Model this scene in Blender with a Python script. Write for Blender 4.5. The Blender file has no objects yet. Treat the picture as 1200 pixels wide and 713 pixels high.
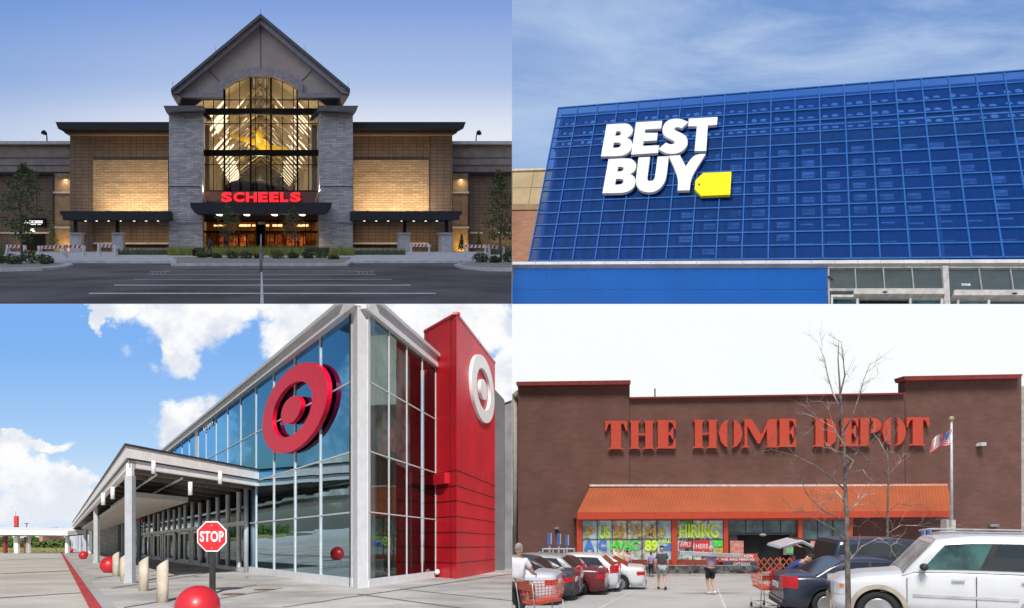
import bpy, bmesh, math, random
from mathutils import Vector as V, Matrix, noise
PI=math.pi
random.seed(7)
S=bpy.context.scene
# ---------------------------------------------------------------- camera frame
F=800.0; CX=600.0; CY=580.0         # focal length and principal point in photo pixels (1200 x 713)
MID=356.0
def ray(px,py): return V(((px-CX)/F,1.0,(CY-py)/F))
def at(px,py,Y): return ray(px,py)*Y
def hit(px,py,P,n):
    r=ray(px,py); return r*(P.dot(n)/r.dot(n))
def px_of(p): return (CX+F*p.x/p.y, CY-F*p.z/p.y)

class Site:                           # ground plane z = -s*y - h
    def __init__(s,name,hor,h):
        s.hor=hor; s.k=(CY-hor)/F; s.h=h
        s.col=bpy.data.collections.new(name); S.collection.children.link(s.col)
    def Yof(s,py): return s.h*F/(py-s.hor)
    def g(s,px,py): return at(px,py,s.Yof(py))
    def z(s,x,y): return s.k*y-s.h
    def up(s): return V((0,-s.k,1)).normalized()
CUR=None
def use(site):
    global CUR; CUR=site
WM={}
def wm(o): return WM.get(o.name, Matrix.Identity(4))
def link(o):
    CUR.col.objects.link(o)
def tag(o,label=None,cat=None,group=None,kind=None):
    if label: o['label']=label
    if cat: o['category']=cat
    if group: o['group']=group
    if kind: o['kind']=kind
    return o
def thing(name,label,cat,loc,rz=0,group=None,rot=None):
    o=bpy.data.objects.new(name,None); link(o)
    o.location=loc; o.rotation_euler=rot if rot else (0,0,rz)
    o.empty_display_size=.3
    m=Matrix.Translation(V(loc)) @ (o.rotation_euler.to_matrix().to_4x4())
    WM[o.name]=m
    tag(o,label,cat,group); return o
def children(o): return [c for c in CUR.col.objects if c.parent==o]
def copy_tree(o,parent=None,loc=None,rz=None,label=None,mats=None):
    c=o.copy(); link(c)
    if parent: c.parent=parent; c.matrix_parent_inverse=o.matrix_parent_inverse
    if loc is not None: c.location=loc
    if rz is not None: c.rotation_euler=(0,0,rz)
    if label: c['label']=label
    if mats and c.type=='MESH' and c.data.materials and c.data.materials[0].name in mats:
        c.data=c.data.copy(); c.data.materials[0]=mats[c.data.materials[0].name]
    WM[c.name]=Matrix.Translation(c.location)@c.rotation_euler.to_matrix().to_4x4()
    for ch in children(o): copy_tree(ch,c,mats=mats)
    return c

class MB:
    def __init__(s): s.b=bmesh.new(); s.uv=None
    def face(s,pts):
        try: return s.b.faces.new([s.b.verts.new(p) for p in pts])
        except ValueError: return None
    def prism(s,pts,off):
        off=V(off); a=[s.b.verts.new(p) for p in pts]; b=[s.b.verts.new(V(p)+off) for p in pts]
        n=len(a); s.b.faces.new(a); s.b.faces.new(b[::-1])
        for i in range(n): s.b.faces.new((a[i],b[i],b[(i+1)%n],a[(i+1)%n]))
        return s
    def box(s,x0,x1,y0,y1,z0,z1):
        return s.prism([V((x0,y0,z0)),V((x1,y0,z0)),V((x1,y1,z0)),V((x0,y1,z0))],(0,0,z1-z0))
    def bar(s,a,b,w,h,up=V((0,0,1))):
        a=V(a);b=V(b);d=(b-a).normalized(); sx=d.cross(up)
        if sx.length<1e-4: sx=d.cross(V((0,1,0)))
        sx.normalize(); u=sx.cross(d).normalized()
        q=[a+sx*w/2+u*h/2,a-sx*w/2+u*h/2,a-sx*w/2-u*h/2,a+sx*w/2-u*h/2]
        return s.prism(q,b-a)
    def tube(s,a,b,r0,r1=None,n=8):
        return s.path([a,b],[r0,r0 if r1 is None else r1],n)
    def path(s,pts,rs,n=8,cap=True):
        pts=[V(p) for p in pts]
        if not isinstance(rs,(list,tuple)): rs=[rs]*len(pts)
        rings=[]; ref=None
        for i,p in enumerate(pts):
            d=(pts[min(i+1,len(pts)-1)]-pts[max(i-1,0)])
            if d.length<1e-7: d=V((0,0,1))
            d.normalize()
            if ref is None: ref=d.orthogonal().normalized()
            else:
                ref=(ref-d*ref.dot(d))
                if ref.length<1e-5: ref=d.orthogonal()
                ref.normalize()
            q=d.cross(ref)
            rings.append([s.b.verts.new(p+(ref*math.cos(2*PI*k/n)+q*math.sin(2*PI*k/n))*rs[i]) for k in range(n)])
        for i in range(len(rings)-1):
            A,B=rings[i],rings[i+1]
            for k in range(n):
                f=s.b.faces.new((A[k],A[(k+1)%n],B[(k+1)%n],B[k])); f.smooth=n>5
        if cap and n>2: s.b.faces.new(rings[0][::-1]); s.b.faces.new(rings[-1])
        return s
    def lathe(s,c,prof,n=16,axis=V((0,0,1))):
        axis=V(axis).normalized(); c=V(c); ref=axis.orthogonal().normalized(); q=axis.cross(ref)
        rings=[]
        for r,h in prof:
            rings.append([s.b.verts.new(c+axis*h+(ref*math.cos(2*PI*k/n)+q*math.sin(2*PI*k/n))*max(r,1e-4)) for k in range(n)])
        for A,B in zip(rings,rings[1:]):
            for k in range(n):
                f=s.b.faces.new((A[k],A[(k+1)%n],B[(k+1)%n],B[k])); f.smooth=True
        s.b.faces.new(rings[0][::-1]); s.b.faces.new(rings[-1]); return s
    def ball(s,c,r,sx=1,sy=1,sz=1,n=20,m=12,rot=None):
        mt=Matrix.Translation(V(c))@((rot or Matrix.Identity(3)).to_4x4())@Matrix.Diagonal((r*sx,r*sy,r*sz,1))
        res=bmesh.ops.create_uvsphere(s.b,u_segments=n,v_segments=m,radius=1,matrix=mt)
        for v in res['verts']:
            for f in v.link_faces: f.smooth=True
        return s
    def shape(s,v2,f2,fn,off):
        """2-D triangulation (verts, faces) mapped by fn to 3-D, given thickness off (vector)"""
        off=V(off); A=[s.b.verts.new(fn(p)) for p in v2]; B=[s.b.verts.new(a.co+off) for a in A]
        cnt={}
        for f in f2:
            s.b.faces.new([A[i] for i in f]); s.b.faces.new([B[i] for i in f][::-1])
            for i in range(len(f)):
                e=(f[i],f[(i+1)%len(f)]); cnt[e]=cnt.get(e,0)+1
        for (i,j) in cnt:
            if (j,i) not in cnt: 
                try: s.b.faces.new((A[i],B[i],B[j],A[j]))
                except ValueError: pass
        return s
    def build(s,name,mat,parent=None,local=False,bevel=0,seg=2,smooth=False,fix=True):
        if fix: bmesh.ops.recalc_face_normals(s.b,faces=s.b.faces)
        if bevel:
            ed=[e for e in s.b.edges if len(e.link_faces)==2 and e.calc_face_angle(0)>.5]
            bmesh.ops.bevel(s.b,geom=ed,offset=bevel,segments=seg,affect='EDGES',clamp_overlap=True)
        if smooth:
            for f in s.b.faces: f.smooth=True
        me=bpy.data.meshes.new(name); s.b.to_mesh(me); s.b.free()
        me.materials.append(mat); o=bpy.data.objects.new(name,me); link(o)
        if parent:
            o.parent=parent
            if local: WM[o.name]=wm(parent)
            else:
                o.matrix_parent_inverse=wm(parent).inverted(); WM[o.name]=Matrix.Identity(4)
        else: WM[o.name]=Matrix.Identity(4)
        return o
def tri2d(contours):
    b=bmesh.new()
    for c in contours:
        vs=[b.verts.new((x,y,0)) for x,y in c]
        for i in range(len(vs)): b.edges.new((vs[i],vs[(i+1)%len(vs)]))
    bmesh.ops.triangle_fill(b,edges=b.edges[:],use_beauty=True,use_dissolve=False,normal=(0,0,1))
    b.verts.index_update()
    for f in b.faces:
        if f.normal.z<0: f.normal_flip()
    out=([tuple(v.co[:2]) for v in b.verts],[tuple(v.index for v in f.verts) for f in b.faces]); b.free(); return out
_tc={}
def text2d(txt,bold=0.0,space=1.0):
    k=(txt,bold,space)
    if k in _tc: return _tc[k]
    cu=bpy.data.curves.new('t','FONT'); cu.body=txt; cu.offset=bold; cu.space_character=space; cu.resolution_u=4
    o=bpy.data.objects.new('t',cu); S.collection.objects.link(o)
    dg=bpy.context.evaluated_depsgraph_get(); dg.update()
    me=bpy.data.meshes.new_from_object(o.evaluated_get(dg))
    b=bmesh.new(); b.from_mesh(me); bmesh.ops.remove_doubles(b,verts=b.verts,dist=1e-4)
    for f in b.faces:
        if f.normal.z<0: f.normal_flip()
    b.verts.index_update()
    xs=[v.co.x for v in b.verts]; ys=[v.co.y for v in b.verts]
    x0,x1,y0,y1=min(xs),max(xs),min(ys),max(ys)
    out=([((v.co.x-x0)/(x1-x0),(v.co.y-y0)/(y1-y0)) for v in b.verts],[tuple(v.index for v in f.verts) for f in b.faces],(x1-x0)/(y1-y0))
    b.free(); bpy.data.objects.remove(o); bpy.data.curves.remove(cu); bpy.data.meshes.remove(me)
    _tc[k]=out; return out
# ---------------------------------------------------------------- materials
def lin(c):
    c=c/255.0; return c/12.92 if c<=.04045 else ((c+.055)/1.055)**2.4
def C(r,g,b): return (lin(r),lin(g),lin(b),1)
_m={}
class NT:
    def __init__(s,t): s.t=t
    def n(s,typ,**kw):
        nd=s.t.nodes.new(typ)
        for k,v in kw.items():
            if k.startswith('i_'):
                nd.inputs[k[2:].replace('_',' ')].default_value=v
            else: setattr(nd,k,v)
        return nd
    def l(s,a,b): s.t.links.new(a,b)
    def math(s,op,a,b=None,c=None,clamp=False):
        nd=s.t.nodes.new('ShaderNodeMath'); nd.operation=op; nd.use_clamp=clamp
        for i,x in enumerate((a,b,c)):
            if x is None: continue
            if isinstance(x,(int,float)): nd.inputs[i].default_value=x
            else: s.t.links.new(x,nd.inputs[i])
        return nd.outputs[0]
    def mix(s,fac,a,b,typ='MIX'):
        nd=s.t.nodes.new('ShaderNodeMix'); nd.data_type='RGBA'; nd.blend_type=typ
        for i,x in ((0,fac),(6,a),(7,b)):
            if isinstance(x,(int,float)): nd.inputs[i].default_value=x
            elif isinstance(x,tuple): nd.inputs[i].default_value=x
            else: s.t.links.new(x,nd.inputs[i])
        return nd.outputs[2]
    def smooth(s,x,a,b):
        nd=s.t.nodes.new('ShaderNodeMapRange'); nd.interpolation_type='SMOOTHSTEP'; nd.clamp=True
        s.t.links.new(x,nd.inputs[0]); nd.inputs[1].default_value=a; nd.inputs[2].default_value=b
        return nd.outputs[0]
def mat(name,col,rough=.6,metal=0,var=.12,scale=3,bump=0,bscale=20,emit=None,estr=1,trans=0,alpha=1,spec=.5,coat=0,grain=0):
    if name in _m: return _m[name]
    m=bpy.data.materials.new(name); m.use_nodes=True; t=NT(m.node_tree)
    p=m.node_tree.nodes['Principled BSDF']; p.inputs['Roughness'].default_value=rough
    p.inputs['Metallic'].default_value=metal; p.inputs['Specular IOR Level'].default_value=spec
    p.inputs['Transmission Weight'].default_value=trans; p.inputs['Alpha'].default_value=alpha
    p.inputs['Coat Weight'].default_value=coat; p.inputs['Coat Roughness'].default_value=.06
    tc=t.n('ShaderNodeTexCoord')
    nz=t.n('ShaderNodeTexNoise',i_Scale=scale,i_Detail=6.0,i_Roughness=.6); t.l(tc.outputs['Object'],nz.inputs['Vector'])
    a=tuple(min(1,c*(1-var*1.6)) for c in col[:3])+(1,); b=tuple(min(1,c*(1+var*1.6)) for c in col[:3])+(1,)
    out=t.mix(t.smooth(nz.outputs['Fac'],.3,.7),a,b)
    if grain:
        g=t.n('ShaderNodeTexNoise',i_Scale=scale*30,i_Detail=3.0); t.l(tc.outputs['Object'],g.inputs['Vector'])
        out=t.mix(t.math('MULTIPLY',t.smooth(g.outputs['Fac'],.35,.7),grain),out,tuple(min(1,c*.55) for c in col[:3])+(1,))
    t.l(out,p.inputs['Base Color'])
    if bump:
        bz=t.n('ShaderNodeTexNoise',i_Scale=bscale,i_Detail=4.0); t.l(tc.outputs['Object'],bz.inputs['Vector'])
        bp=t.n('ShaderNodeBump',i_Strength=bump,i_Distance=.02); t.l(bz.outputs['Fac'],bp.inputs['Height']); t.l(bp.outputs[0],p.inputs['Normal'])
    if emit: p.inputs['Emission Color'].default_value=emit; p.inputs['Emission Strength'].default_value=estr
    _m[name]=m; return m
def brick(name,c1,c2,mortar,bw,bh,msize=.02,rough=.85,ang=0,sq=.5,var=.3,bump=.3,bigvar=.15,offset=.5,freq=2):
    if name in _m: return _m[name]
    m=bpy.data.materials.new(name); m.use_nodes=True; t=NT(m.node_tree)
    p=m.node_tree.nodes['Principled BSDF']; p.inputs['Roughness'].default_value=rough; p.inputs['Specular IOR Level'].default_value=.25
    g=t.n('ShaderNodeTexCoord'); sp=t.n('ShaderNodeSeparateXYZ'); t.l(g.outputs['Object'],sp.inputs[0])
    ux=t.math('ADD',t.math('MULTIPLY',sp.outputs[0],math.cos(ang)),t.math('MULTIPLY',sp.outputs[1],math.sin(ang)))
    cb=t.n('ShaderNodeCombineXYZ'); t.l(ux,cb.inputs[0]); t.l(sp.outputs[2],cb.inputs[1])
    br=t.n('ShaderNodeTexBrick',offset=offset,offset_frequency=freq); t.l(cb.outputs[0],br.inputs['Vector'])
    for k,v in (('Color1',c1),('Color2',c2),('Mortar',mortar),('Scale',1.0),('Mortar Size',msize),('Mortar Smooth',.1),('Bias',0.0),('Brick Width',bw),('Row Height',bh)):
        br.inputs[k].default_value=v
    nz=t.n('ShaderNodeTexNoise',i_Scale=.6,i_Detail=6.0); t.l(cb.outputs[0],nz.inputs['Vector'])
    col=t.mix(t.math('MULTIPLY',t.smooth(nz.outputs['Fac'],.35,.7),bigvar*2),br.outputs['Color'],tuple(c*.55 for c in c1[:3])+(1,))
    t.l(col,p.inputs['Base Color'])
    bp=t.n('ShaderNodeBump',i_Strength=bump,i_Distance=.02); bp.invert=True
    t.l(br.outputs['Fac'],bp.inputs['Height']); t.l(bp.outputs[0],p.inputs['Normal'])
    _m[name]=m; return m
def glass(name,tint,rough=.02,mixf=.5,ior=1.5,refl=1.0,rcol=(1,1,1,1)):
    """architectural pane: part see-through tint, part mirror by fresnel"""
    if name in _m: return _m[name]
    m=bpy.data.materials.new(name); m.use_nodes=True; t=NT(m.node_tree); m.node_tree.nodes.clear()
    o=t.n('ShaderNodeOutputMaterial'); tr=t.n('ShaderNodeBsdfTransparent',i_Color=tint); gl=t.n('ShaderNodeBsdfGlossy',i_Roughness=rough,i_Color=rcol)
    fr=t.n('ShaderNodeFresnel',i_IOR=ior); tc=t.n('ShaderNodeTexCoord')
    nz=t.n('ShaderNodeTexNoise',i_Scale=.5,i_Detail=1.0); t.l(tc.outputs['Object'],nz.inputs['Vector'])
    bp=t.n('ShaderNodeBump',i_Strength=.012,i_Distance=.05); t.l(nz.outputs['Fac'],bp.inputs['Height']); t.l(bp.outputs[0],gl.inputs['Normal'])
    mx=t.n('ShaderNodeMixShader'); f=t.math('MULTIPLY',t.math('ADD',fr.outputs[0],mixf),refl,clamp=True)
    t.l(f,mx.inputs[0]); t.l(tr.outputs[0],mx.inputs[1]); t.l(gl.outputs[0],mx.inputs[2]); t.l(mx.outputs[0],o.inputs[0])
    m['pane']=1; _m[name]=m; return m
# ---------------------------------------------------------------- plants
def leaf_cloud(mb,c,rx,ry,rz,n,size,seed=0,droop=0,shell=.5):
    r=random.Random(seed)
    for i in range(n):
        while True:
            d=V((r.uniform(-1,1),r.uniform(-1,1),r.uniform(-1,1)))
            if shell*.6<d.length<1: break
        p=V(c)+V((d.x*rx,d.y*ry,d.z*rz)); s=size*r.uniform(.6,1.4)
        a=V((r.gauss(0,1),r.gauss(0,1),r.gauss(0,.6))).normalized(); b=a.orthogonal().normalized()
        b=(b*math.cos(i)+a.cross(b)*math.sin(i))
        mb.face([p-a*s,p-b*s*.45,p+a*s,p+b*s*.45])
def shrub(name,label,loc,w,h,m,seed,group=None,n=260,leaf=.07,cat='shrub'):
    mb=MB(); loc=V(loc)
    leaf_cloud(mb,loc+V((0,0,h*.5)),w*.5,w*.5,h*.55,n,leaf,seed,shell=.3)
    for k in range(5):
        a=k*1.3+seed; mb.tube(loc-V((0,0,.03)),loc+V((math.cos(a)*w*.3,math.sin(a)*w*.3,h*.7)),.015,.006,4)
    o=mb.build(name,m,fix=False); return tag(o,label,cat,group)
def leafy_tree(name,label,loc,h,crown_w,trunk_h,mleaf,mbark,seed,group=None,n=1600,leaf=.09,lean=0):
    r=random.Random(seed); loc=V(loc); t=thing(name,label,'tree',loc,group=group)
    tm=MB(); pts=[loc+V((r.uniform(-.04,.04)*k+lean*k,r.uniform(-.04,.04)*k,h*.93*k/6)) for k in range(7)]; pts[0]=loc-V((0,0,.05))
    tm.path(pts,[h*.013*(1-k/7.5) for k in range(7)],7)
    lm=MB()
    nb=26
    for k in range(nb):
        f=trunk_h/h+(1-trunk_h/h)*(k+.5)/nb; q=f*6/.93; i=min(5,int(q)); b=pts[i].lerp(pts[min(6,i+1)],min(1,q-i))
        a=k*2.4+r.uniform(-.4,.4); prof=math.sin(PI*min(1,max(.06,(f-trunk_h/h)/(1-trunk_h/h)))**.65)*.9+.1
        L=crown_w*.5*prof*r.uniform(.65,1.15); e=b+V((math.cos(a)*L,math.sin(a)*L,L*.55))
        tm.path([b,b.lerp(e,.5)+V((0,0,L*.05)),e],[h*.004,h*.003,h*.0015],4)
        leaf_cloud(lm,b.lerp(e,.72),L*.45+.08,L*.45+.08,h*.045+.05,int(n/nb),leaf,seed*50+k,shell=0)
    tm.build('trunk',mbark,t); lm.build('crown',mleaf,t,fix=False); return t
def leafmat(name,a,b,trans=.25):
    if name in _m: return _m[name]
    m=bpy.data.materials.new(name); m.use_nodes=True; t=NT(m.node_tree); p=m.node_tree.nodes['Principled BSDF']
    g=t.n('ShaderNodeNewGeometry'); tc=t.n('ShaderNodeTexCoord')
    nz=t.n('ShaderNodeTexNoise',i_Scale=1.2,i_Detail=2.0); t.l(tc.outputs['Object'],nz.inputs['Vector'])
    f=t.math('MULTIPLY_ADD',g.outputs['Random Per Island'],.6,t.math('MULTIPLY',nz.outputs['Fac'],.5),clamp=True)
    t.l(t.mix(f,a,b),p.inputs['Base Color']); p.inputs['Roughness'].default_value=.6
    p.inputs['Specular IOR Level'].default_value=.3
    _m[name]=m; return m
# ---------------------------------------------------------------- camera, world, render settings
cam=bpy.data.objects.new('camera',bpy.data.cameras.new('camera')); S.collection.objects.link(cam); S.camera=cam
cam.location=(0,0,0); cam.rotation_euler=(PI/2,0,0)
cam.data.sensor_width=36; cam.data.lens=36*F/1200; cam.data.shift_y=(CY-MID)/1200*1.0
cam.data.clip_start=.1; cam.data.clip_end=5000
S.render.resolution_x=1024; S.render.resolution_y=608
S.view_settings.view_transform='Standard'; S.view_settings.look='None'; S.view_settings.exposure=0; S.view_settings.gamma=1
W=bpy.data.worlds.new('World'); S.world=W; W.use_nodes=True
t=NT(W.node_tree); W.node_tree.nodes.clear()
tc=t.n('ShaderNodeTexCoord'); sp=t.n('ShaderNodeSeparateXYZ'); t.l(tc.outputs['Generated'],sp.inputs[0])
X,Y_,Z=sp.outputs
yy=t.math('MAXIMUM',Y_,.02); U=t.math('DIVIDE',X,yy); Vv=t.math('DIVIDE',Z,yy)
cUV=t.n('ShaderNodeCombineXYZ'); t.l(U,cUV.inputs[0]); t.l(Vv,cUV.inputs[1])
def nz(vec,scale,det,rough=.6,dist=0,off=(0,0,0),sc=(1,1,1),rot=0):
    mp=t.n('ShaderNodeMapping'); mp.inputs['Location'].default_value=off; mp.inputs['Scale'].default_value=sc; mp.inputs['Rotation'].default_value=(0,0,rot)
    t.l(vec,mp.inputs[0]); n=t.n('ShaderNodeTexNoise',i_Scale=scale,i_Detail=det,i_Roughness=rough,i_Distortion=dist); t.l(mp.outputs[0],n.inputs['Vector']); return n.outputs['Fac']
# open daylight for every direction the four places do not own
sky=t.n('ShaderNodeTexSky'); sky.sky_type='NISHITA'; sky.sun_disc=False
sky.sun_elevation=math.radians(50); sky.sun_rotation=math.radians(200)
sb=t.n('ShaderNodeVectorMath',operation='SCALE'); t.l(sky.outputs[0],sb.inputs[0]); sb.inputs[3].default_value=.1
gen=t.mix(t.smooth(nz(tc.outputs['Generated'],4.2,9,.6,.3),.50,.58),sb.outputs[0],C(238,240,244))
gen=t.mix(t.smooth(Z,-.02,-.05),gen,C(120,118,112))
# dusk
f=t.smooth(Vv,.52,.74)
dusk=t.mix(t.smooth(Vv,.515,.625),C(228,234,244),C(168,190,230))
dusk=t.mix(t.smooth(Vv,.60,.76),dusk,C(122,156,220))
dusk=t.mix(t.math('MULTIPLY',t.smooth(U,-.40,-.85),.40),dusk,C(96,146,212))
# thin cirrus on blue
ci=t.mix(t.smooth(Vv,.40,.72),C(140,172,220),C(116,152,210))
ci=t.mix(t.math('MULTIPLY',t.smooth(t.math('ABSOLUTE',t.math('SUBTRACT',U,.12)),.22,.0),.35),ci,C(186,208,236))
c1=t.math('MULTIPLY',t.smooth(nz(cUV.outputs[0],3.2,8,.62,.5,(3,1,0),(.8,2.4,1),.55),.36,.76),.95)
ci=t.mix(c1,ci,C(184,206,236))
ci=t.mix(t.math('MULTIPLY',t.smooth(nz(cUV.outputs[0],1.6,4,.5,0,(8,2,0)),.52,.72),.7),ci,C(98,134,200))
# cumulus on blue
bl=t.mix(t.smooth(Vv,-.02,.26),C(188,220,250),C(126,178,242))
wx=t.math('SUBTRACT',nz(cUV.outputs[0],9,7,.6),.5); wy=t.math('SUBTRACT',nz(cUV.outputs[0],9,7,.6,0,(5,5,0)),.5)
Ux=t.math('MULTIPLY_ADD',wx,.16,U); Vy=t.math('MULTIPLY_ADD',wy,.13,Vv)
acc=None
for (cx,cy,rx,ry) in [(212,372,62,34),(140,356,34,18),(262,352,70,22),(205,402,22,34),(222,500,34,26),(262,512,26,24),(4,532,40,26),(38,560,52,24),(66,584,52,22),(20,604,80,18),(62,524,22,8),(88,550,22,8),(8,507,16,5),(106,372,10,16),
                      (395,360,75,26),(350,396,38,40),(520,352,70,40),(585,380,30,32),(598,455,34,34),(585,500,36,30),(470,395,50,40),(650,420,60,80),(100,605,60,16)]:
    a=t.math('DIVIDE',t.math('SUBTRACT',Ux,(cx-CX)/F),rx*1.25/F); b=t.math('DIVIDE',t.math('SUBTRACT',Vy,(CY-cy)/F),ry*1.25/F)
    d=t.math('SUBTRACT',1.0,t.math('SQRT',t.math('MULTIPLY_ADD',a,a,t.math('MULTIPLY',b,b))))
    acc=d if acc is None else t.math('MAXIMUM',acc,d)
den=t.math('MULTIPLY_ADD',t.math('SUBTRACT',nz(cUV.outputs[0],14,8,.65,0,(2,9,0)),.5),.9,acc)
ccol=t.mix(t.smooth(nz(cUV.outputs[0],13,7,.6,0,(1,4,0)),.38,.6),C(222,228,240),C(255,255,255))
bl=t.mix(t.smooth(den,-.06,.30),bl,ccol)
bl=t.mix(t.math('MULTIPLY',t.smooth(Vv,.09,-.04),.55),bl,C(238,242,248))
# white overcast
oc=t.mix(t.smooth(nz(cUV.outputs[0],2,3,.5),.3,.7),C(249,254,255),C(255,255,255))
right=t.math('GREATER_THAN',X,0); up=t.math('GREATER_THAN',Vv,(CY-MID)/F)
low=t.mix(right,bl,oc); hi=t.mix(right,dusk,ci); four=t.mix(up,low,hi)
# outside the photograph's field everything melts into the open daylight
m=t.math('MULTIPLY',t.smooth(Y_,.0,.2),t.math('MULTIPLY',t.smooth(t.math('ABSOLUTE',U),1.1,.85),t.smooth(Vv,1.1,.85)))
m=t.math('MULTIPLY',m,t.smooth(Vv,-.08,-.06))
fin=t.mix(m,gen,four)
bg=t.n('ShaderNodeBackground',i_Strength=1.0); t.l(fin,bg.inputs[0]); wo=t.n('ShaderNodeOutputWorld'); t.l(bg.outputs[0],wo.inputs[0])
suns=[]
def sun(name,site,travel,strength,angle,col=(1,.95,.88)):
    l=bpy.data.lights.new(name,'SUN'); l.energy=strength; l.angle=math.radians(angle); l.color=col
    o=bpy.data.objects.new(name,l); site.col.objects.link(o)
    o.rotation_euler=V(travel).to_track_quat('-Z','Y').to_euler(); suns.append((o,site)); return o
def lamp(name,site,loc,typ,energy,col=(1,.78,.5),size=.3,size_y=None,aim=None,spot=None):
    l=bpy.data.lights.new(name,typ); l.energy=energy; l.color=col
    if typ=='AREA':
        l.size=size
        if size_y: l.shape='RECTANGLE'; l.size_y=size_y
    elif typ=='SPOT': l.shadow_soft_size=size; l.spot_size=math.radians(spot or 90); l.spot_blend=.8
    else: l.shadow_soft_size=size
    o=bpy.data.objects.new(name,l); site.col.objects.link(o); o.location=loc
    if aim is not None: o.rotation_euler=V(aim).to_track_quat('-Z','X').to_euler()
    return o
def gquad(site,pts,lift,name,m,kind='structure',thick=0,parent=None):
    b=MB(); P=[site.g(x,y)+V((0,0,lift)) for x,y in pts]
    if thick: b.prism(P,(0,0,-thick))
    else: b.face(P)
    o=b.build(name,m,parent,fix=bool(thick))
    if not thick:
        for p in o.data.polygons:
            if p.normal.z<0: o.data.flip_normals(); break
    if kind and not parent: o['kind']=kind
    return o
def kerb(site,pts,name,m,w=.18,h=.14,closed=False):
    b=MB(); P=[site.g(x,y) for x,y in pts]; n=len(P)
    for i in range(n if closed else n-1):
        a,c=P[i],P[(i+1)%n]; d=(c-a).normalized()*w*.5
        b.bar(a+V((0,0,h/2-.05))-d,c+V((0,0,h/2-.05))+d,w,h+.1)
    o=b.build(name,m,bevel=.02,seg=1); o['kind']='structure'; return o
# ================================================================ upper left: lodge style store at dusk
A=Site('dusk_store',278,1.71); use(A)
DD=ray(305,278).normalized()
def TP(px,py,d=0,Y=76): return at(px,py,Y)+DD*d
def fr(x0,x1,y0,y1,Y): return [at(x0,y0,Y),at(x1,y0,Y),at(x1,y1,Y),at(x0,y1,Y)]
asph=mat('asphalt_dusk',(.105,.095,.10,1),.85,var=.36,scale=.22,bump=.3,bscale=30,grain=.4)
conc=mat('concrete',(.60,.60,.66,1),.85,var=.12,scale=1.2,bump=.2,bscale=12,grain=.3)
line_m=mat('road_paint',(.7,.7,.72,1),.7,var=.15,scale=4,grain=.5)
line_d=mat('road_paint_worn',(.42,.42,.44,1),.75,var=.2,scale=4,grain=.6)
grav=mat('gravel',(.36,.33,.30,1),.95,var=.35,scale=9,bump=.8,bscale=25,grain=.5)
bigA=[(-300,292),(700,292),(1500,420),(-900,420)]
b=MB(); b.face([V((-70,14,A.z(0,14))),V((0,14,A.z(0,14))),V((0,170,A.z(0,170))),V((-130,170,A.z(0,170)))]); o=b.build('parking_lot',asph,fix=False); o['kind']='structure'
# pavement in front of the store, with its kerb
gquad(A,[(-60,296),(660,296),(660,307.5),(-60,307.5)],.12,'pavement',conc,thick=.16)
kerb(A,[(82,308),(200,308.4)],'kerb',conc); kerb(A,[(405,308),(537,308)],'kerb',conc)
gquad(A,[(203,303),(411,303),(407,310),(210,310)],.15,'planting_bed',grav,thick=.2)
kerb(A,[(200,307),(206,311.5),(404,311.5),(412,307)],'kerb',conc,w=.35)
isl=[(-40,309),(40,308.5),(70,309),(82,311.2),(74,314),(45,317),(0,318),(-40,318.4)]
gquad(A,isl,.13,'planting_bed',grav,thick=.2); kerb(A,isl,'kerb',conc,closed=True,w=.3)
isr=[(640,309),(575,308.5),(545,310),(535.5,312),(545,315),(575,317.5),(640,318)]
gquad(A,isr,.13,'planting_bed',grav,thick=.2); kerb(A,isr,'kerb',conc,closed=True,w=.3)
for (xl,xr,y,w,m_) in [(203,411,313.6,.35,line_d),(192,420,317.3,.4,line_d),(178,438,321.6,.5,line_d),(157,459,327.2,.7,line_d),(134,481,334,.9,line_m),(105,510,343.7,1.2,line_m)]:
    gquad(A,[(xl,y-w/2),(xr,y-w/2),(xr+w,y+w/2),(xl-w,y+w/2)],.006,'road_marking',m_)
gquad(A,[(305.7,318),(307.3,318),(309.3,360),(304.9,360)],.014,'road_marking',line_m)
for s in (-1,1):
    cx=307+s*121
    for (dx0,dx1,y,w) in [(-13,10,318,.5),(-8,13,321.5,.6)]:
        gquad(A,[(cx+s*dx0,y-w/2),(cx+s*dx1,y-w/2),(cx+s*dx1,y+w/2),(cx+s*dx0,y+w/2)],.010,'road_marking',line_d)
    for k in range(4): gquad(A,[(cx+s*(-9+5*k),321.6),(cx+s*(-8.2+5*k),321.6),(cx+s*(-6.2+5*k),318.2),(cx+s*(-7+5*k),318.2)],.008,'road_marking',line_d)
# ---------------- the store
bk=brick('brown_brick',(.150,.112,.096,1),(.178,.134,.113,1),(.082,.062,.054,1),.8,.4,.03,offset=0,bigvar=.1)
bk2=brick('tan_brick',(.31,.23,.15,1),(.42,.31,.20,1),(.22,.165,.11,1),.9,.28,.02,bump=1.0,bigvar=.1)
stone=brick('ledge_stone',(.37,.36,.41,1),(.62,.60,.64,1),(.25,.245,.28,1),.75,.2,.02,offset=.37,bump=1,bigvar=.1)
gstuc=mat('grey_stucco',(.40,.355,.365,1),.9,var=.06,scale=.5,bump=.1)
trim=mat('dark_bronze_trim',(.024,.025,.036,1),.6,var=.08,spec=.2)
mull=mat('bronze_mullion',(.006,.005,.005,1),.6,var=.05,spec=.08)
capm=mat('slate_cap',(.10,.10,.115,1),.6)
lime=mat('limestone',(.46,.46,.50,1),.85,var=.08,bump=.2)
edge=mat('eave_paint',(.25,.24,.30,1),.6)
roofm=mat('dark_roof',(.075,.08,.11,1),.55)
T=thing('store_building','brown brick store with tall gabled glass entrance, grey stone piers and red lit lettering','building',A.g(305,296))
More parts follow.
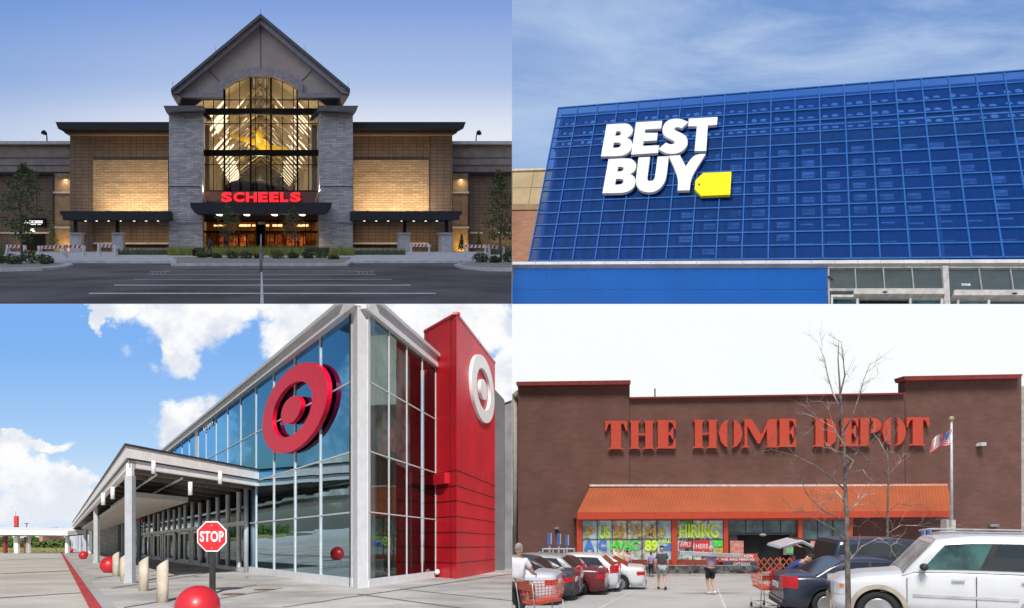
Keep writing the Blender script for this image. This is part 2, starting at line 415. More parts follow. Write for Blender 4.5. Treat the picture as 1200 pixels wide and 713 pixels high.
b=MB(); b.prism(fr(82,206,152,296,80),DD*26); b.build('wall',bk,T)
b=MB(); b.prism(fr(404,530,152,296,80),DD*26); b.build('wall',bk,T)
for (x0,x1) in ((-60,83),(529,680)):
    b=MB(); b.prism(fr(x0,x1,168,296,84.5),DD*20); w=b.build('wall',bk,T)
    b=MB(); b.prism(fr(x0,x1,168,201,84.2),DD*.28); b.build('upper_band',mat('band_panel',(.22,.19,.19,1),.7,scale=1),w)
    b=MB(); b.prism(fr(x0,x1,165,168.6,83.6),DD*3); b.build('coping',lime,w)
    b=MB(); b.prism(fr(x0,x1,201,203.5,83.8),DD*.6); b.build('soffit_band',trim,w)
    for yy_ in (184,193):
        b=MB(); b.prism(fr(x0,x1,yy_,yy_+.5,84.1),DD*.2); b.build('panel_joint',capm,w)
# shallow bay beside each wing and control joints
for (x0,x1) in ((62.5,82),(530.5,549.5)):
    b=MB(); b.prism(fr(x0,x1,203,296,83.4),DD*1.2); w=b.build('wall_bay',mat('bay_brick',(.30,.205,.13,1),.85,scale=2,bump=.3,bscale=8,grain=.3),T)
    for y in (225.3,266.2):
        b=MB(); b.prism(fr(x0-.4,x1+.4,y-1,y+1,83.2),DD*.4); b.build('stone_ledge',lime,w)
    jx=x0 if x0<300 else x1
    b=MB(); b.prism(fr(jx-.8,jx+.8,203,292,83.3),DD*.4); b.build('downpipe',trim,w)
for (x0,x1) in ((-60,58),(551,566),(584,680)):
    b=MB(); b.prism(fr(x0,x1,271.6,273.6,84.3),DD*.4); b.build('stone_ledge',lime,T)
for x in (108.5,152,459,503,42,570):
    Yj=79.9 if 80<x<540 else 84.4
    b=MB(); b.prism(fr(x-.3,x+.3,158 if 80<x<540 else 204,292,Yj),DD*.15); b.build('control_joint',mat('joint',(.20,.15,.12,1),.9),T)
for (x0,x1) in ((109,197),(414,502.5)):
    b=MB(); b.prism(fr(x0,x1,187,252,79.8),DD*.3); w=b.build('light_brick_panel',bk2,T)
    a0,a1=(x0+12,x1-4) if x0<300 else (x0+5,x1-11)
    for y in (201.6,213.4,225.2,237.4):
        b=MB(); b.prism(fr(a0,a1,y-.22,y+.22,79.77),DD*.1); b.build('brick_course',mat('course',(.17,.12,.07,1),.9),w)
# cornices of the wings
for (x0,x1,x2) in ((65,82,200),(546,530,412)):
    s=1 if x0<x2 else -1
    b=MB(); b.prism([at(x0,142.6,77),at(x2,142.6,77),at(x2,150.5,77),at(x0+s*3,150.5,77)],DD*14); b.build('cornice',trim,T)
    b=MB(); b.prism([at(x0+s*8,150.5,78),at(x2,150.5,78),at(x2,156,78),at(x0+s*11,156,78)],DD*12); b.build('cornice_soffit',mat('bronze_band',(.075,.06,.055,1),.6),T)
    b=MB(); b.prism(fr(min(x0+s*16,x2),max(x0+s*16,x2),156.6,158,79.2),DD*.9); b.build('lit_trim',mat('copper_trim',(.30,.20,.14,1),.6),T)
# stone piers
for (x0,x1,c0,c1) in ((198,237.5,191.5,239),(374.5,413.5,373,420)):
    b=MB(); b.prism(fr(x0,x1,128,296,74),DD*5.5); w=b.build('stone_pier',stone,T)
    s=-1 if x0<300 else 1
    b=MB(); q=[at(c0,123.5,72.8),at(c1,123.5,72.8),at(c1-1.0,129,72.8),at(c0+3 if s<0 else c0+1,131,72.8)] if s<0 else [at(c0,123.5,72.8),at(c1,123.5,72.8),at(c1-3,131,72.8),at(c0+1,129,72.8)]
    b.prism(q,DD*8); b.build('pier_cap',capm,w)
    for y in (217,259.6):
        b=MB(); b.prism(fr(x0-.15,x1+.15,y-.5,y+.5,73.8),DD*.3); b.build('stone_band',lime,w)
# gable
def gb(pts,Y,dep,name,m,par=T,holes=None):
    v,f=tri2d([pts]+(holes or [])); b=MB(); b.shape(v,f,lambda p:at(p[0],p[1],Y),DD*dep); return b.build(name,m,par)
arc=[(351,122)]+[(305.5+45.5*math.cos(a),112-26.5*math.sin(a)) for a in [PI*k/24 for k in range(1,24)]]+[(260,122)]
arc=[(p[0],max(p[1],85.6)) for p in arc]
def arch(r,top,y1):   # segmental arch outline
    n=20; return [(305.3+r,y1)]+[(305.3+r*math.cos(PI*k/n)if False else 305.3+r-2*r*k/n, top+(101.5-86)*((2*k/n-1)**2)) for k in range(n+1)]+[(305.3-r,y1)]
g_out=[(305.3,21),(402,101.5),(405,109.5),(349.8+3.2,109.5)]+arch(43.5,88,105)[1:-1]+[(262-4.8,109.5),(206,109.5),(209,101.5)]
v,f=tri2d([[(305.3,20),(404,103),(404,109.8),(350,109.8)]+[(305.3+43.8-87.6*k/24,88+15.5*((2*k/24-1)**2)-1.5) for k in range(25)]+[(260.8,109.8),(207,109.8),(207,103)]])
b=MB(); b.shape(v,f,lambda p:at(p[0],p[1],75),DD*1.0); b.build('gable_wall',gstuc,T)
# raised surround of the arch and the gable foot
arcI=[(305.3+44-88*k/24,87.2+15.5*((2*k/24-1)**2)) for k in range(25)]; arcO=[(305.3+49.5-99*k/24,78.8+18*((2*k/24-1)**2)) for k in range(25)]
v,f=tri2d([[(349.3,114)]+arcI+[(261.3,114),(206,114),(204,108.6),(255.8,108.6)]+arcO[::-1]+[(354.8,108.6),(407,108.6),(405,114)]])
b=MB(); b.shape(v,f,lambda p:at(p[0],p[1],74.6),DD*1.2); b.build('arch_surround',edge,T)
for s in (-1,1):
    pk=(305.3,15.5); e=(305.3+s*105,103.5)
    b=MB(); b.prism([at(pk[0],pk[1],73.6),at(e[0],e[1],73.6),at(e[0],e[1]+3.6,73.6),at(pk[0],pk[1]+4.6,73.6)],DD*24); b.build('roof_slope',roofm,T)
    b=MB(); b.prism([at(pk[0],pk[1]+4.6,74),at(e[0],e[1]+3.6,74),at(e[0]-s*1,e[1]+6.4,74),at(e[0]-s*8,e[1]+5.6,74),at(pk[0],pk[1]+12,74)],DD*1.6); b.build('bargeboard',edge,T)
    b=MB(); b.prism([at(e[0],e[1]+4.5,74.2),at(e[0]-s*12,e[1]+10,74.2),at(e[0]-s*9,e[1]+19,74.2),at(e[0]-s*1.5,e[1]+9,74.2)] ,DD*18); b.build('eave_return',mat('warm_soffit',(.27,.20,.17,1),.7),T)
    for q in (0,.5,.98):
        bx_=305.3+s*105*q; by=15.5+88*q; 
        b=MB(); b.tube(at(bx_,by+1,74.5),at(bx_,by-7,74.5),.025,.01,5); b.build('lightning_rod',capm,T)
b=MB(); b.prism(fr(305.0,305.6,22,86,74.9),DD*.15); b.build('panel_joint',capm,T)
for s in (-1,1):
    b=MB(); b.prism([at(305.3+s*48,94,74.9),at(305.3+s*62,80,74.9),at(305.3+s*62.7,80,74.9),at(305.3+s*48.7,94,74.9)],DD*.15); b.build('panel_joint',capm,T)
# glazing
pane=glass('warm_glass',(.93,.93,.9,1),mixf=.0,refl=.6)
b=MB(); b.face([TP(x,y,.3) for x,y in ((236,224),(236,113),(261,113),(261,103)) ]+[TP(x,y+.3,.3) for x,y in arcI[::-1]]+[TP(x,y,.3) for x,y in ((350,103),(350,113),(375.5,113),(375.5,224))]); b.build('glass_wall',pane,T,fix=False)
def gridbars(xs,ys,ytopf,w=.5,Y=76,hy=None,nm='mullion',dep=.25,y1=224):
    b=MB()
    for x in xs: b.prism(fr(x-w,x+w,ytopf(x),y1,Y),DD*dep)
    for (xa,xb,y,hw) in ys: b.prism(fr(xa,xb,y-hw,y+hw,Y-.05),DD*(dep+.1))
    return b.build(nm,mull,T)
def ytop(x): 
    u=(x-305.3)/44
    return 113 if abs(u)>=1 else 87.4+15.5*u*u
gridbars([238.2,250.3,268.5,280.8,299.2,312.2,330.8,343.8,361.5,373],[(236.5,374.5,116.5,.35),(236.5,374.5,144.4,.35),(236.5,374.5,192.6,.35),(236.5,374.5,223.6,.8),(236.5,261,112.6,.7),(350,374.5,112.6,.7)],ytop,.42)
gridbars([263,293.8,317.6,348.6],[],ytop,1.1,75.9,dep=.4)
b=MB()
for (x0,y0),(x1,y1) in zip(arcI,arcI[1:]): b.prism([at(x0,y0,75.85),at(x1,y1,75.85),at(x1,y1+2.4,75.85),at(x0,y0+2.4,75.85)],DD*.5)
b.build('arch_frame',mull,T)
for (y0,y1) in ((126.6,133.2),(175.3,181.8)):
    b=MB(); b.prism(fr(239,373,y0,y1,75.4),DD*.9); b.build('beam',mull,T)
for s in (-1,1):
    b=MB(); b.prism([at(305.3+s*67.5,124.5,74.6),at(305.3+s*64,129,74.6),at(305.3+s*58,139,74.6),at(305.3+s*62,139,74.6),at(305.3+s*67.5,133,74.6)],DD*1.4); b.build('bracket',trim,T)
    b=MB(); b.prism(fr(*sorted((305.3+s*60,305.3+s*65.5)),146,222,77.2),DD*1.2); b.build('inner_column',mat('inner_col',(.09,.075,.07,1),.7),T)
# upper hall seen through the glass
cream=mat('cream_paint',(.50,.41,.27,1),.8,var=.06,scale=.6); tan=mat('hall_wall',(.34,.27,.17,1),.8)
hall=MB(); L=72
hall.face([TP(228,124),TP(305.3,66),TP(305.3,66,L),TP(228,124,L)]); hall.face([TP(382.6,124),TP(305.3,66),TP(305.3,66,L),TP(382.6,124,L)]); hall.build('hall_ceiling',cream,T,fix=False)
hall=MB(); hall.face([TP(228,124),TP(228,226),TP(228,226,L),TP(228,124,L)]); hall.face([TP(382.6,124),TP(382.6,226),TP(382.6,226,L),TP(382.6,124,L)])
hall.face([TP(230,226,L),TP(380.6,226,L),TP(382.6,124,L),TP(305.3,66,L),TP(228,124,L)]); hall.build('hall_wall',tan,T,fix=False)
hall=MB(); hall.face([TP(230,224.5,.5),TP(380.6,224.5,.5),TP(380.6,224.5,L),TP(230,224.5,L)]); hall.build('hall_floor',mat('hall_floor',(.14,.10,.08,1),.5),T,fix=False)
for d in range(7,L,8):
    b=MB()
    for s in (-1,1):
        p=lambda x,y:TP(305.3+s*x,y,d)
        b.bar(p(0,84),p(70,171),.3,.35); b.bar(p(68,168),p(0,118),.22,.22); b.bar(p(34,126),p(0,118),.15,.15); b.bar(p(34,126),p(40,148),.15,.15)
        b.bar(p(18,104),p(0,118),.12,.12); b.bar(p(52,150),p(40,148),.12,.12)
    b.build('truss',cream,T)
b=MB(); b.bar(TP(305.3,76,0),TP(305.3,76,L),.4,.5); b.bar(TP(298,88,0),TP(298,88,L),.3,.4); b.bar(TP(312,88,0),TP(312,88,L),.3,.4); b.build('ridge_duct',mat('duct',(.10,.085,.095,1),.5),T)
tube_m=mat('strip_light',(1,.93,.8,1),.5,emit=(1,.87,.66,1),estr=1.15)
for d in range(3,66,5):
    for s in (-1,1):
        b=MB(); b.bar(TP(305.3+s*62,148,d),TP(305.3+s*43,127,d),.26,.10); b.build('strip_light',tube_m,T)
        if d<40: b=MB(); b.bar(TP(305.3+s*62,128,d+2),TP(305.3+s*44,108,d+2),.26,.10); b.build('strip_light',tube_m,T)
        b=MB(); b.bar(TP(305.3+s*60,172,d+2),TP(305.3+s*42,152,d+2),.26,.10); b.build('strip_light',tube_m,T)
        if d>6:
            b=MB(); b.bar(TP(305.3+s*30,113,d),TP(305.3+s*20,101,d),.22,.1); b.build('strip_light',tube_m,T)
# carousel and trees of the hall, dark against its light
dk=mat('dark_display',(.05,.04,.045,1),.7)
b=MB(); c0=TP(305.3,219,9)
b.lathe(c0-V((0,0,.7)),[(4.0,0),(4.1,.35),(3.9,.45),(1.5,.6),(1.5,1.3),(.3,2.2),(.05,2.8)],24)
for k in range(14):
    a=2*PI*k/14; b.tube(c0+V((math.cos(a)*3.7,math.sin(a)*2,-1.6)),c0+V((math.cos(a)*3.7,math.sin(a)*2,0)),.06,n=5)
tag(b.build('carousel',dk),'dark carousel with a pointed top inside the gabled hall window','carousel')
for k,(x,hh) in enumerate(((286,1.8),(322,2.6),(329,1.5))):
    b=MB(); c=TP(x,212,7); leaf_cloud(b,c+V((0,0,hh*.4)),.55,.55,hh*.5,90,.16,k); b.tube(c-V((0,0,2)),c+V((0,0,hh*.6)),.08,n=5)
    tag(b.build('indoor_tree',mat('indoor_leaf',(.05,.045,.03,1),.8),fix=False),['small dark indoor tree left of the carousel','taller dark indoor tree right of the carousel','low dark indoor tree furthest right of the carousel'][k],'tree','indoor trees round the carousel')
# yellow aeroplane hung in the hall
yel=mat('yellow_paint',(.85,.55,.03,1),.35,var=.05)
AP=thing('airplane','bright yellow light aeroplane hanging tail up inside the gabled hall window','airplane',TP(307,170,5))
def q(x,y,d=5): return at(x,y,76+d*.8-1.5)
b=MB(); b.path([q(303,152,5.6),q(303.6,157,5.4),q(305,163,5),q(308,170,4.3),q(311,175,3.8)],[.12,.35,.62,.75,.4],10); b.build('fuselage',yel,AP)
def wing(name,pts,th,par=AP,m=yel):
    b=MB(); b.prism([q(*p) for p in pts],V((0,0,th))); return b.build(name,m,par,bevel=.03,seg=1)
wing('wing',[(266.5,160,5.4),(268,157.3,6.2),(306,166,5.6),(308,173.5,4.2)],.16)
wing('wing',[(309,168.5,5.4),(341,176.5,5.6),(342,179.8,5.0),(307,176,4.2)],.16)
wing('tailplane',[(290,152,5.6),(291,150.2,6.2),(314,157.5,6.2),(313,159.8,5.4)],.08)
b=MB(); b.prism([q(302,157.5,5.4),q(304.2,147.4,5.6),q(305.6,148,5.6),q(305.2,159,5.2)],V((.08,0,0))); b.build('fin',yel,AP)
b=MB(); b.ball(q(309.8,164.5,4.3),.42,1.1,.9,.9); b.build('cockpit_canopy',mat('cockpit_glass',(.05,.06,.08,1),.1),AP)
for x in (292,297): pass
b=MB(); b.ball(q(291.5,172.3,4),.17,1,.6,1.2); b.build('wheel',yel,AP)
b=MB(); b.path([q(303,152,5.6),q(303,128,6)],.02,4); b.path([q(280,161,5.6),q(283,132,6)],.02,4); b.path([q(330,174,5.6),q(327,138,6)],.02,4); b.build('hanging_cable',mull,AP)
# sign band, red letters
b=MB(); b.prism(fr(237.5,374.5,224.2,238,75.6),DD*1.2); sgn=b.build('sign_band',mat('sign_band',(.10,.045,.042,1),.6),T)
redl=mat('lit_red_letter',(.8,.02,.02,1),.4,emit=(1,.010,.022,1),estr=.95)
for ch,x0,x1 in (('S',259.3,271.8),('C',273.4,286.4),('H',288,301),('E',302.6,313.8),('E',315.6,326.8),('L',328.4,337.8),('S',340,352.4)):
    v,f,_=text2d(ch,.05); b=MB(); b.shape(v,f,lambda p:at(x0+(x1-x0)*p[0],236.4-11.6*p[1],75.1),DD*.3); b.build('sign_letter',redl,T)
for s in (-1,1):
    b=MB(); b.bar(at(305.3+s*68,226,75),at(305.3+s*64.5,237,71.5),.12,.12); b.build('canopy_tie',mat('copper_trim',(.3,.2,.14,1)),T)
# entrance canopy
b=MB(); b.prism([at(222.5,237,70),at(389,237,70),at(388,243,70),at(383.5,250,70),at(229,250,70),at(223.5,243,70)],DD*7); cn=b.build('entrance_canopy',trim,T,bevel=.04,seg=1)
dl=mat('downlight_glow',(1,1,1,1),emit=(1,.84,.6,1),estr=3)
for x in (257,289,321.5,354):
    b=MB(); b.lathe(at(x,251.4,72.4),[(.34,0),(.30,.12),(.2,.3)],12); b.build('downlight',dl,cn)
# ground floor lobby
b=MB(); b.prism(fr(237.5,374.5,251,258.8,76.3),DD*.8); b.build('transom_panel',mat('brown_panel',(.13,.07,.045,1),.6),T)
b=MB(); b.face([TP(x,y,9) for x,y in ((234,258),(377,258),(377,292),(234,292))]); b.face([TP(x,y,d) for x,y,d in ((234,258,.5),(377,258,.5),(377,258,9),(234,258,9))])
b.face([TP(x,y,d) for x,y,d in ((234,258,.5),(234,292,.5),(234,292,9),(234,258,9))]); b.face([TP(x,y,d) for x,y,d in ((377,258,.5),(377,292,.5),(377,292,9),(377,258,9))]); b.build('lobby_wall',mat('lobby_wall',(.33,.17,.07,1),.7,var=.4,scale=.7),T,fix=False)
b=MB(); b.face([TP(234,289.8,.3),TP(377,289.8,.3),TP(377,289.8,9),TP(234,289.8,9)]); b.build('lobby_floor',mat('lobby_floor',(.28,.20,.13,1),.4),T,fix=False)
for (x0,x1,y0,y1) in ((279,293,262,264.6),(295,299,262.2,264.4),(312,316,262.2,264.4),(320,332,262,264.6),(350,364,262,264.6),(248,262,262.5,264.4)):
    b=MB(); b.prism([TP(x0,y0,4),TP(x1,y0,4),TP(x1,y1,4),TP(x0,y1,4)],DD*.2); b.build('ceiling_light',mat('lobby_light',(1,.8,.5,1),emit=(1,.66,.3,1),estr=1.9),T)
b=MB()
for x0,x1 in ((252,258),(264,276),(280,290),(322,332),(338,351),(355,362)): b.prism([TP(x0,277,7),TP(x1,277,7),TP(x1,289,7),TP(x0,289,7)],DD*.4)
b.build('lobby_display',mat('orange_display',(.55,.17,.06,1),.6,var=.5,scale=2),T)
b=MB(); b.prism(fr(300.5,310.5,258.8,290,76),DD*2); b.build('centre_pier',mull,T)
v,f,_=text2d('301',.02); b=MB(); b.prism(fr(302,310.4,259.6,262.8,75.8),DD*.1); nb_=b.build('number_plate',lime,T)
b=MB(); b.face([TP(x,y,.1) for x,y in ((237.5,258),(374.5,258),(374.5,289.4),(237.5,289.4))]); b.build('shopfront_glass',pane,T,fix=False)
b=MB()
for x in (247,254,263,272,279,290.5,300,311,316,325,333.5,342,349,358,364.5): b.prism(fr(x-.3,x+.3,258.8,289.6,76),DD*.25)
for y,hw in ((259.2,.5),(271.5,1.1),(289.4,.6)): b.prism(fr(237.5,374.5,y-hw,y+hw,75.95),DD*.3)
b.build('shopfront_frame',mull,T)
for x0,x1 in ((256,277),(279,299),(312,332),(335,356)):
    for k in range(2):
        a=x0+(x1-x0)*k/2; c=a+(x1-x0)/2
        b=MB(); 
        for (p0,p1,p2,p3) in ((a,a+.9,273,289.6),(c-.9,c,273,289.6),(a,c,273,274),(a,c,288.4,289.6),(a,c,283,283.6)): b.prism(fr(p0,p1,p2,p3,75.85),DD*.08)
        b.build('door',mull,T)
# side canopies with their piers
for s in (-1,1):
    X=lambda x:305.9+s*(305.9-x)*-1 if s<0 else 305.9+(305.9-x)
    fx=(lambda x:x) if s<0 else (lambda x:611.8-x)
    q=[at(fx(70),247,72),at(fx(199),247,72),at(fx(199),257.6,72),at(fx(73.5),257.6,72),at(fx(73),252.5,72),at(fx(70.4),251,72)]
    b=MB(); b.prism(q,DD*8); cn=b.build('side_canopy',trim,T,bevel=.03,seg=1)
    for x in (100,113,127,141,157,171,185):
        b=MB(); b.lathe(at(fx(x),258.6,75.5),[(.13,0),(.1,.1),(.08,.2)],8); b.build('downlight',dl,cn)
    for x0,x1 in ((81.5,95),(131,144)):
        a,c=sorted((fx(x0),fx(x1)))
        b=MB(); b.prism(fr(a,c,273.5,297.5,73.5),DD*1.3); pr=b.build('canopy_pier',lime,T,bevel=.02,seg=1)
        b=MB(); b.prism(fr(a-.7,c+.7,272.3,274.4,73.3),DD*1.7); b.build('pier_cap',lime,pr)
        m0=(a+c)/2; b=MB(); b.prism(fr(m0-2,m0+2,256,272.4,73.8),DD*.45); b.build('canopy_post',trim,pr)
    for x0,x1 in ((109.5,131),(144,198)):
        a,c=sorted((fx(x0),fx(x1)))
        b=MB(); b.prism(fr(a,c,284,286,79.6),DD*.5); b.build('lit_ledge',lime,T)
    a,c=sorted((fx(144),fx(198))); b=MB(); b.prism(fr(a,c,291,297.5,73.9),DD*.6); tag(b.build('planter_wall',lime),['low pale wall joining the left side canopy pier to the stone pier','low pale wall joining the right side canopy pier to the stone pier'][s>0],'wall','low planter walls beside the entrance')
# dark side door with lit white sign
b=MB(); b.prism(fr(27,52,274,293,84.35),DD*.3); dr=b.build('side_door',mull,T)
b=MB(); b.prism(fr(25,53,255.5,266,84.1),DD*.35); sg=b.build('door_sign',mull,T)
wl=mat('lit_white_letter',(1,1,1,1),emit=(.9,.93,1,1),estr=1.0)
v,f,_=text2d('ACCESS',.03); b=MB(); b.shape(v,f,lambda p:at(28+22*p[0],261.4-3.3*p[1],84.0),DD*.06); b.build('sign_text',wl,sg)
b=MB()
for x0,x1 in ((30.5,34),(35.5,42),(44,48)): b.prism(fr(x0,x1,262.4,263.1,84.0),DD*.06)
b.build('sign_underline',wl,sg)
b=MB(); b.lathe(at(38.5,270.6,83.4),[(.2,0),(.26,.1),(.1,.3)],10); b.build('door_lamp',dl,T)
# ---------------- roof floodlights
for x,s,l in ((55,-1,'small curved floodlight on the left parapet'),(558,1,'small curved floodlight on the right parapet')):
    b=MB(); b.path([at(x,166,84),at(x,160,84),at(x-s*-1,156.5,84),at(x+s*2.6,154.6,84)],.07,6); b.lathe(at(x+s*3.2,155.6,84),[(.05,.35),(.28,.15),(.34,-.1)],10)
    tag(b.build('flood_lamp',trim),l,'lamp','parapet floodlights')
# ---------------- barricades
redp=mat('barrier_red',(.32,.03,.03,1),.5); whp=mat('barrier_white',(.62,.62,.64,1),.5)
def barricade(p,w,ang,label,h=1.0):
    t_=thing('barricade',label,'barricade',p,ang,'striped construction barricades')
    for s in (-1,1):
        for k in (-1,1):
            b=MB(); b.bar((s*w*.42,k*.34,0),(s*w*.42,k*.03,h*.98),.10,.05); b.build('leg',whp,t_,local=True)
        b=MB(); b.bar((s*w*.42,-.22,h*.35),(s*w*.42,.22,h*.35),.05,.09); b.build('brace',whp,t_,local=True)
    b=MB(); b.box(-w/2,w/2,-.06,-.03,h*.74,h*.98); bd=b.build('board',whp,t_,local=True)
    b=MB(); n=int(w/.3)
    for k in range(n):
        x=-w/2+.06+k*w/n; b.prism([V((x,-.064,h*.75)),V((x+w/n*.5,-.064,h*.75)),V((x+w/n*.5+.1,-.064,h*.97)),V((x+.1,-.064,h*.97))],(0,.003,0))
    b.build('stripe',redp,bd,local=True)
for (x0,x1,yb,a,l) in ((8,31,303.5,.05,'striped barricade furthest left, behind the island tree'),(44,78,305.5,-.04,'long striped barricade in front of the lit conifer'),(76,100,304,.12,'striped barricade against the left canopy pier'),(115,137,302,.1,'striped barricade between the two left canopy piers'),
                 (480,505,301,0,'striped barricade between the two right canopy piers'),(543,571,303,0,'striped barricade right of the right canopy, by the island'),(571,592,306,.3,'striped barricade furthest right, beside the island tree')):
    Yb=A.Yof(yb); p=A.g((x0+x1)/2,yb); p.z+=.12 if yb<307 else 0; w=(x1-x0)/F*Yb
    barricade(p,w,a,l,1.0)
# ---------------- plants
lf_d=leafmat('leaf_dusk',(.07,.10,.045,1),(.15,.19,.08,1)); lf_y=leafmat('leaf_lamplit',(.16,.20,.04,1),(.34,.34,.09,1)); bark=mat('bark_grey',(.10,.085,.07,1),.9,scale=6,bump=.5)  # second leaf set is brighter yellow-green, with lamplight put into its colour
leafy_tree('young_tree','young leafy tree on the left kerbed island at dusk',A.g(25.5,309),6.5,2.5,1.4,lf_d,bark,3,'young trees in front of the dusk store',1900,.10)
leafy_tree('young_tree','young leafy tree on the right kerbed island at dusk',A.g(587,309),5.9,2.4,1.4,lf_d,bark,4,'young trees in front of the dusk store',1700,.10)
leafy_tree('young_tree','slim young tree left of the entrance post',A.g(267,304),4.1,1.7,1.3,lf_d,bark,5,'young trees in front of the dusk store',700,.08)
leafy_tree('young_tree','slim young tree right of the entrance post',A.g(343,304),4.1,1.7,1.3,lf_d,bark,6,'young trees in front of the dusk store',700,.08)
def conifer(p,h,w,label,m,seed):
    b=MB(); b.tube(p-V((0,0,.05)),p+V((0,0,h)),.05,.01,5)
    for k in range(14): f_=k/14; leaf_cloud(b,p+V((0,0,h*(.1+.88*f_))),w*.5*(1-f_)+.05,w*.5*(1-f_)+.05,h*.05,46,.09,seed+k,shell=.2)
    tag(b.build('conifer',m,fix=False),label,'tree','small conifers by the wall')
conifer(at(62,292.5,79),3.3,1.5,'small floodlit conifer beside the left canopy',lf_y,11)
conifer(at(541,293,79),1.9,.9,'small dark conifer right of the right canopy pier',lf_d,31)
conifer(at(561,292,82),2.2,.8,'slim dark conifer in front of the low far right wall',lf_d,51)
k=0
where=['left','centre','right']
for (x,y,w,h,l) in [(236,304,1.2,.85,'round shrub at the left foot of the entrance bed by the dark statue'),(254,304.5,1.1,.6,'low shrub between the statue and the left slim tree'),(272,305,1.3,.9,'round shrub just right of the left slim tree'),(288,305,1.4,1.0,'larger round shrub left of the centre post'),
    (303,305,1.0,.6,'low shrub directly behind the centre post'),(325,305,1.6,1.0,'wide round shrub right of the centre post'),(343.5,305,1.2,.8,'round shrub at the foot of the right slim tree'),(361,305,1.3,.9,'round shrub right of the right slim tree'),(376,304.5,1.5,1.2,'tall rough shrub by the dark bench at right'),(391,306,1.2,.5,'low pale shrub at the right end of the entrance bed'),
    (2,311,1.1,.9,'shrub at the far left edge of the left island'),(16.5,312,1.3,.95,'round shrub left of the island tree'),(36,311,1.4,1.3,'bushy shrub right of the island tree'),(53,312,1.2,.95,'shrub nearest the tip of the left island'),
    (563,309.5,1.5,.9,'shrub nearest the tip of the right island'),(580,310,1.1,.7,'small shrub left of the right island tree'),(597,309,1.3,1.1,'shrub at the right edge of the right island')]:
    k+=1; p=A.g(x,y); p.z+=.13; shrub('shrub',l,p,w*.72,h*.58,lf_d,k,'shrubs in the gravel beds at dusk',420,.075)
def grass_stuff(name,x0,x1,y,yj,h,n,m,seed,label):
    r=random.Random(seed); b=MB()
    for i in range(n):
        p=A.g(r.uniform(x0,x1),y+r.uniform(-yj,yj)); p.z+=.12; a=r.uniform(0,2*PI); l=r.gauss(0,.22)
        q_=V((math.cos(a),math.sin(a),0)); hh=h*r.uniform(.5,1.15); b.face([p-q_*.03,p+q_*.03,p+q_.cross(V((0,0,1)))*l+V((0,0,hh))])
    tag(b.build(name,m,fix=False),label,'plants',kind='stuff')
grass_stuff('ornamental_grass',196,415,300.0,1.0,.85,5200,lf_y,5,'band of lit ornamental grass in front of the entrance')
grass_stuff('ground_cover',137,198,299.5,.6,.55,1300,lf_d,6,'dark ground cover below the left planter wall')
grass_stuff('ground_cover',414,475,299.5,.6,.55,1300,lf_d,7,'dark ground cover below the right planter wall')
grass_stuff('ground_cover',-30,8,299,.8,.8,900,lf_d,8,'dark ground cover at the far left by the wall')
grass_stuff('ground_cover',571,640,299,.8,1.0,1600,lf_d,9,'dark ground cover at the far right by the wall')
# ---------------- statue, bench, post
brz=mat('dark_bronze',(.02,.018,.02,1),.5)
def skinmesh(joints,edges,levels=1):
    me=bpy.data.meshes.new('sk'); names=list(joints); me.from_pydata([joints[n][0] for n in names],[(names.index(a),names.index(c)) for a,c in edges],[])
    o=bpy.data.objects.new('sk',me); S.collection.objects.link(o); m_=o.modifiers.new('s','SKIN'); 
    for i,n in enumerate(names):
        sv=me.skin_vertices[0].data[i]; rr=joints[n][1]; sv.radius=rr if isinstance(rr,tuple) else (rr,rr); sv.use_root=(i==0)
    if levels: o.modifiers.new('u','SUBSURF').levels=levels
    dg=bpy.context.evaluated_depsgraph_get(); dg.update(); r_=bpy.data.meshes.new_from_object(o.evaluated_get(dg)); bpy.data.objects.remove(o); return r_

